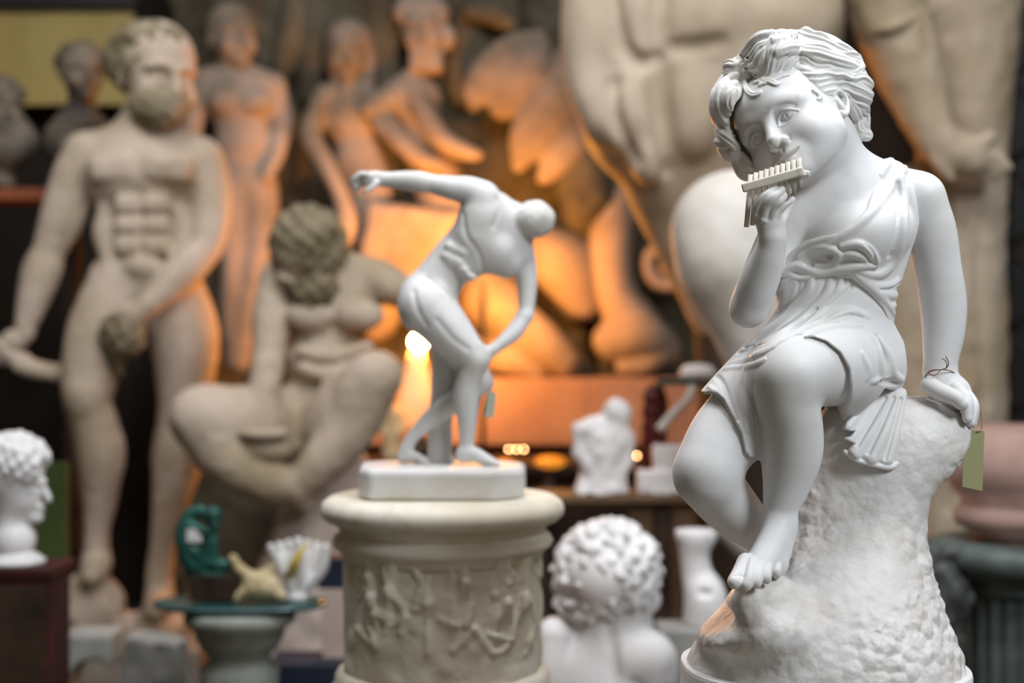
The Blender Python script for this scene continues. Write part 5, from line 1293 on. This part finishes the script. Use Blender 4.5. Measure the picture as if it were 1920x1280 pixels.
def build_urn():
    D = 3.9; s_ = D / F; zz = lambda y: CAMZ + (640 - y) * s_; cx = (450 - 960) * s_
    u = thing('stone_urn', (cx, D, 0), 'grey-green fluted stone urn with a glass plate on top', 'urn')
    lathe('body', [(.6 * 90 * s_, zz(1136)), (98 * s_, zz(1142)), (104 * s_, zz(1152)), (102 * s_, zz(1164)), (86 * s_, zz(1176)), (80 * s_, zz(1196)), (70 * s_, zz(1214)), (56 * s_, zz(1228)), (60 * s_, zz(1240)), (74 * s_, zz(1250)), (70 * s_, zz(1300)), (62 * s_, zz(1400)),
                   (90 * s_, zz(1440)), (95 * s_, 0)], cx, D, M['urn'], u, 64)
    g = lathe('glass_plate', [(158 * s_, zz(1126)), (162 * s_, zz(1129)), (162 * s_, zz(1133)), (158 * s_, zz(1136))], cx, D, M['glass_teal'], None, 80, .55); tag(g, 'oval dark teal glass plate lying on the grey-green urn', 'glass plate')
    # bronze curled figurine
    t = thing('bronze_figurine', at(385, 1126, 0, D), 'green bronze curled nude figurine on a dark block on the glass plate', 'figurine')
    vb('block', 356, 1080, 442, 1126, -26, 24, D, M['wood_dark'], t)
    s = Sculpt(D)
    s.c([(376, 1072, 0, 20), (354, 1040, 0, 20), (346, 1000, 0, 18), (356, 968, 0, 15), (376, 958, -4, 13)], k=8); s.e((400, 968, -6), (18, 18, 20), k=4)
    s.c([(356, 985, -8, 11), (392, 1000, -16, 10), (404, 984, -18, 8)], k=4); s.c([(376, 1066, -8, 16), (392, 1020, -14, 14), (398, 1012, -14, 12)], k=5)
    s.c([(396, 1014, -14, 12), (404, 1050, -12, 11), (426, 1058, -10, 10)], k=4); s.c([(360, 1030, -10, 12), (398, 1056, -14, 11), (424, 1062, -12, 8)], k=4); s.e((390, 1074, 0), (46, 22, 9), k=4)
    carve(s, 'body', 2.6, M['verdigris'], t)
    o = vb('label', 350, 992, 378, 1016, -22, -20, D, M['plaster'], t, .001)
    # cream starfish-like ornament
    s = Sculpt(D); s.e((490, 1096, -20), (34, 22, 26), k=12)
    s.c([(476, 1088, -20, 15), (450, 1066, -20, 10), (436, 1046, -20, 8)], k=8); s.c([(470, 1100, -26, 14), (450, 1116, -30, 9), (444, 1124, -30, 7)], k=8); s.c([(506, 1100, -22, 14), (528, 1116, -24, 9)], k=8); s.c([(490, 1084, -20, 12), (512, 1062, -18, 8)], k=8)
    s.poly([(380, 900), (600, 900), (600, 1126), (380, 1126)], 0, k=2)
    s.func(lambda P, d: d + (vnoise(P, 8, 2) - .5) * 3); o = carve(s, 'shell_ornament', 2.6, M['cream']); tag(o, 'cream rough branching shell ornament on the glass plate', 'ornament')
    # white folded vase with yellow sticks
    t = thing('crystal_vase', at(560, 1126, 0, D), 'translucent white fluted vase at the right end of the glass plate', 'vase')
    s = Sculpt(D)
    for i in range(7): s.c([(556, 1120, 0, 8), (530 + i * 12, 1070, -14 + (i % 3) * 12, 10), (508 + i * 17, 1014 + abs(i - 3) * 4, -20 + (i % 3) * 18, 8)], k=5)
    s.e((556, 1118, 0), (24, 18, 12), k=6); carve(s, 'body', 2.6, M['paper'], t)
    for i, (a, b_) in enumerate((((540, 1084), (576, 1018)), ((548, 1086), (566, 1030)), ((534, 1080), (560, 1036)))):
        k = tube('yellow_stick', [at(*a, -30, D), at(*b_, -34 - 4 * i, D)], .0045, M['yellow']); tag(k, ('yellow stick leaning furthest right in the white fluted vase', 'middle yellow stick in the white fluted vase', 'yellow stick leaning furthest left in the white fluted vase')[(0, 1, 2)[i]], 'stick')
    # navy boxes
    D = 4.25; a = vb('navy_box', 596, 1046, 690, 1104, -20, 40, 4.2, M['navy'], None, .004); tag(a, 'small navy blue box left of the round pedestal, above the larger one', 'box')
    a = vb('storage_box', 500, 1245, 690, 1420, -60, 60, 4.2, M['navy'], None, .006, True); tag(a, 'large dark navy box on the floor between urn and round pedestal', 'box')
    a = vb('box_stand', 604, 1104, 690, 1235, -20, 30, 4.2, M['stone_pink'], None, .004); tag(a, 'pale pinkish stone post carrying the small navy box', 'stand')
    # little cream figure on the counter left of the lamp
    D = 5.86; t = thing('small_statuette', at(735, 850, 0, D), 'small cream statuette between seated figure\'s knee and glowing lamp', 'statuette')
    s = Sculpt(D); s.c([(736, 852, 0, 20), (736, 800, 0, 18), (734, 770, 0, 16)], k=6); s.e((734, 746, 0), (12, 12, 15), k=4); s.c([(722, 772, 0, 8), (714, 800, -6, 7), (724, 820, -14, 6)], k=4); s.c([(748, 772, 0, 8), (756, 800, -6, 7), (744, 812, -14, 6)], k=4)
    s.poly([(680, 600), (790, 600), (790, 862), (680, 862)], 0, k=1); carve(s, 'body', 4, M['cream'], t)
build_urn()

def build_middle():
    # --- table with statuettes
    D = 4.5; s_ = D / F
    t = thing('display_table', at(1150, 930, 0, D)[:2] + (0,), 'brown wooden display table carrying the white torso statuette', 'table')
    vb('tabletop', 1006, 930, 1330, 944, -60, 70, D, M['wood_brown'], t)
    zt = CAMZ + (640 - 930) * (1 - 60 / F) * s_
    for x0, x1 in ((1180, 1222), (1226, 1256), (1260, 1300)): vb('front_plank', x0, 945, x1, 1400, -30, -20, D, M['wood_brown' if x0 != 1226 else 'wood_dark'], t, .002, True)
    for x in (1014, 1310): vb('leg', x, 945, x + 16, 1400, 40, 60, D, M['wood_dark'], t, .002, True)
    # all stand on the tabletop: its upper face
    yt = 640 - (zt - CAMZ) / s_          # row of the table surface at distance D
    o = thing('torso_statuette', at(1132, yt, 0, D), 'white plaster torso statuette with bowed head on the display table', 'statuette')
    s = Sculpt(D)
    s.e((1156, 776, -4), (27, 27, 29), k=8); s.c([(1146, 800, 0, 24), (1132, 826, 0, 34)], k=10); s.c([(1096, 808, -10, 22), (1120, 806, -4, 26), (1160, 820, 0, 26)], k=12); s.e((1130, 850, 0), (48, 36, 46), k=16)
    s.e((1130, 900, 0), (44, 36, 44), k=16); s.c([(1088, 806, -10, 14), (1090, 850, -14, 15), (1104, 880, -22, 12)], k=6); s.c([(1172, 826, 0, 18), (1172, 870, -8, 14), (1150, 890, -20, 12)], k=8)
    s.c([(1100, 925, -10, 24), (1150, 925, -6, 30)], k=12); s.poly([(1040, 700), (1220, 700), (1220, yt), (1040, yt)], 0, k=1)
    s.func(lambda P, d: d + (vnoise(P, 16, 2) - .5) * 6); carve(s, 'body', 3, M['plaster'], o)
    w = Sculpt(D); w.b((1226, 905, 0), (32, 26, 24), rd=4, k=2); w.b((1258, 880, 6), (34, 28, 46), rd=5, k=2); w.poly([(1150, 700), (1330, 700), (1330, yt), (1150, yt)], 0, k=1)
    w.func(lambda P, d: d + (vnoise(P, 12, 2) - .5) * 3); o = carve(w, 'plaster_fragment', 3, M['plaster']); tag(o, 'stepped white plaster fragment on the table behind the boy\'s knee', 'plaster fragment')
    # red post, glass shelf, dish
    p = Sculpt(D); p.c([(1228, 745, 50, 24), (1226, 820, 50, 22), (1222, yt, 50, 20)], k=4); p.func(lambda P, d: d + (vnoise(P, 12, 2) - .5) * 8); p.poly([(1180, 718), (1300, 718), (1300, yt), (1180, yt)], 50, k=1)
    o = carve(p, 'red_post', 3, M['red_iron']); tag(o, 'rough dark red post holding up a glass shelf, behind the boy\'s knee', 'post')
    g = vb('glass_shelf', 1232, 712, 1420, 722, 10, 80, D, M['glass_teal'], None, .002); tag(g, 'green-edged glass shelf on top of the dark red post', 'shelf')
    z = CAMZ + (640 - 712) * (1 + 10 / F) * s_
    d_ = lathe('dish', [(.01, z + .05), (.04, z + .046), (.055, z + .03), (.06, z + .012), (.045, z)], (1308 - 960) * s_ * 1.015, D + 40 * s_, M['plaster'], None, 40); tag(d_, 'upturned white dish on the green-edged glass shelf', 'dish')
    d_ = tube('plaster_branch', [at(1236, 806, -20, D), at(1262, 776, -14, D), at(1290, 748, 0, D), at(1300, 720, 20, D)], .014, M['pale']); tag(d_, 'pale grey branch-shaped fragment leaning against the glass shelf', 'fragment')
    # --- curly bust seen from behind
    D = 3.6
    t = thing('curly_bust', at(1150, 1330, 0, D), 'white plaster bust with thick curly hair, between round pedestal and boy', 'bust')
    s = Sculpt(D); face(s, L(1150, 1090, -6), rotm(8, -6, 128), .86)
    s.c([(1140, 1140, 10, 56), (1140, 1200, 14, 62)], k=16); s.c([(1060, 1240, 10, 60), (1140, 1220, 16, 70), (1210, 1240, 6, 60)], k=26); s.e((1140, 1290, 0), (122, 66, 90), k=24); s.e((1200, 1230, -30), (60, 42, 50), k=16)
    s.c([(1040, 1190, -20, 34), (1034, 1260, -26, 34), (1030, 1330, -20, 30)], k=10)
    s.d([(1136, 1150, 4), (1150, 1230, 6), (1150, 1300, 6)], -.2, 16, mode='s'); s.d([(1190, 1280, 4), (1220, 1300, 6), (1260, 1290, 5)], -.2, 14, mode='s')
    s.poly([(960, 900), (1300, 900), (1300, 1330), (960, 1330)], 0, k=2); carve(s, 'body', 3, M['plaster'], t)
    h = Sculpt(D); h.e((1140, 1074, 0), (82, 80, 82), k=8); curls(h, (1140, 1074, 0), 88, 84, 88, 17, 130, 6, lambda u: u[0] > .93 and u[2] < -.2); h.e((1110, 1140, -10), (50, 44, 34), k=8); curls(h, (1108, 1130, -14), 52, 44, 40, 14, 50, 2)
    h.func(lambda P, d: d + (vnoise(P, 13, 5) - .5) * 12 + (worley(P, 16, 4) - .5) * 6)
    carve(h, 'hair', 3, M['plaster'], t)
    o = vb('plaster_plinth', 1020, 1348, 1270, 1400, -66, 66, D, M['grey_block'], None, .005, True); tag(o, 'grey stone plinth under the white curly bust', 'plinth')
    # --- limb fragment on a grey stone
    D = 3.9
    o = vb('grey_stone', 1236, 1180, 1380, 1400, -50, 50, D, M['grey_block'], None, .01, True); tag(o, 'grey stone block carrying the white leg fragment', 'stone block')
    yt = 640 - (CAMZ + (640 - 1180) * (1 - 50 / F) * D / F - CAMZ) / (D / F)
    s = Sculpt(D); s.c([(1284, 1000, 0, 16), (1326, 1004, 0, 16)], k=8); s.c([(1304, 1006, 0, 34), (1302, 1040, 0, 28), (1308, 1080, 0, 30), (1322, 1120, -6, 40), (1322, 1180, 0, 42)], k=14)
    s.poly([(1200, 900), (1272, 992), (1334, 992), (1420, 1000), (1420, yt), (1220, yt)], 0, k=4); s.e((1322, 1112, -44), (14, 12, 8), k=6, mode='s'); o = carve(s, 'leg_fragment', 3, M['plaster']); tag(o, 'white plaster leg fragment standing on a grey stone', 'plaster fragment')
build_middle()

def build_right():
    D = 3.8; s_ = D / F; zz = lambda y: CAMZ + (640 - y) * s_; cx = (1908 - 960) * s_
    c = thing('fluted_column', (cx, D, 0), 'dark green-grey fluted column with a rounded capital, lower right', 'column')
    n = 120
    lathe('capital', [(150 * s_, zz(1012)), (166 * s_, zz(1018)), (172 * s_, zz(1034)), (168 * s_, zz(1052)), (150 * s_, zz(1064)), (120 * s_, zz(1074)), (112 * s_, zz(1086)), (118 * s_, zz(1096)), (108 * s_, zz(1106))], cx, D, M['verde'], c, 80)
    vs, fs = [], []
    for z in (zz(1106), .02):
        for i in range(240):
            a = 2 * math.pi * i / 240; r = (104 - 6 * abs(math.sin(a * 12))) * s_; vs.append((cx + r * math.cos(a), D + r * math.sin(a), z))
    fs = [(i, 240 + i, 240 + (i + 1) % 240, (i + 1) % 240) for i in range(240)] + [tuple(range(240)), tuple(reversed(range(240, 480)))]
    me = bpy.data.meshes.new('shaft'); me.from_pydata(vs, [], fs); link('shaft', me, M['verde'], c)
    lathe('base', [(110 * s_, .06), (130 * s_, .05), (135 * s_, .02), (135 * s_, 0)], cx, D, M['verde'], c, 60)
    lathe_r = [(60, 796), (92, 806), (118, 830), (130, 866), (124, 908), (100, 938), (104, 946), (118, 960), (112, 984), (76, 1000), (84, 1012)]
    u = lathe('terracotta_urn', [(r * s_, zz(y)) for r, y in lathe_r], cx, D, M['terracotta'], None, 80); tag(u, 'rounded pinkish terracotta urn on the column, right edge', 'urn')
    # jumble of dark bronze beside the column
    D = 3.7; t = Sculpt(D); t.c([(1752, 1050, 0, 24), (1770, 1090, 0, 34), (1786, 1140, 10, 28)], k=14); t.c([(1740, 1040, -10, 14), (1790, 1036, -10, 16)], k=8); t.c([(1780, 1120, 0, 40), (1776, 1240, 10, 30), (1776, 1500, 10, 40)], k=20)
    t.func(lambda P, d: d + (vnoise(P, 18, 2) - .5) * 12); o = carve(t, 'bronze_statuette', 4, mat('blackened_bronze', srgb(52, 56, 54), .4, srgb(90, 92, 88), 9)); tag(o, 'blackened bronze figure in shadow between the boy\'s rock and the column', 'statuette')
    # steel lattice post
    D = 5.4; x0, x1 = 1886, 1990
    t = thing('lattice_post', at(1930, 900, 0, D)[:2] + (0,), 'black steel lattice post at the right edge', 'post')
    P = lambda x, z, dy=0: ((x - 960) * D / F, D + dy, z)
    for x in (x0, x1): tube('upright', [P(x, 0), P(x, 4.38)], .022, M['iron'], t, 8)
    z = .1
    while z < 4.1: tube('brace', [P(x0, z), P(x1, z + .16)], .014, M['iron'], t, 6); tube('brace', [P(x1, z + .16), P(x0, z + .32)], .014, M['iron'], t, 6); z += .32
    o = vb('black_panel', 1868, -260, 2060, 1200, 0, 14, 6.1, M['iron'], None, 0, True); tag(o, 'black panel behind the lattice post', 'panel')  # plain black sheet across the right edge
build_right()
# ================================================================ light and camera
def area(name, loc, target, size, power, col, sy=None):
    l = bpy.data.lights.new(name, 'AREA'); l.energy = power; l.color = col; l.size = size
    if sy: l.shape = 'RECTANGLE'; l.size_y = sy
    o = bpy.data.objects.new(name, l); C.objects.link(o); o.location = loc
    from mathutils import Vector
    o.rotation_euler = (Vector(target) - Vector(loc)).to_track_quat('-Z', 'Y').to_euler()
    return o
area('rear_fill_light', (-1.7, 3.9, 4.3), (-1.6, 4.9, 0), 1.8, 58, (.98, .97, 1), 1.4)  # added fill that brightens the bearded statue at the back left
w = bpy.data.worlds.new('dim_room'); bpy.context.scene.world = w; w.use_nodes = True
w.node_tree.nodes['Background'].inputs[0].default_value = (1, .93, .74, 1); w.node_tree.nodes['Background'].inputs[1].default_value = .19
area('window_daylight', (2.5, -.5, 3.75), (.35, 2.4, 1.2), 1.3, 126, (.90, .95, 1.0), 1.3)
area('skylight_daylight', (.3, 2.5, 4.3), (0, 3.3, 0), 2.6, 165, (.96, .97, 1), 2.2)
cam = bpy.data.cameras.new('camera'); co = bpy.data.objects.new('camera', cam); C.objects.link(co)
co.location = (0, 0, CAMZ); co.rotation_euler = (math.pi / 2, 0, 0)
cam.lens = 50; cam.sensor_width = 36; cam.clip_start = .05
cam.dof.use_dof = True; cam.dof.focus_distance = DB - .06; cam.dof.aperture_fstop = 50 / 1000 / .024
bpy.context.scene.camera = co
sc_ = bpy.context.scene
sc_.view_settings.view_transform = 'Standard'; sc_.view_settings.look = 'None'; sc_.view_settings.gamma = 1; sc_.view_settings.exposure = 0
sc_.cycles.use_denoising = True
sc_.cycles.max_bounces = 8; sc_.cycles.diffuse_bounces = 3; sc_.cycles.sample_clamp_indirect = 4
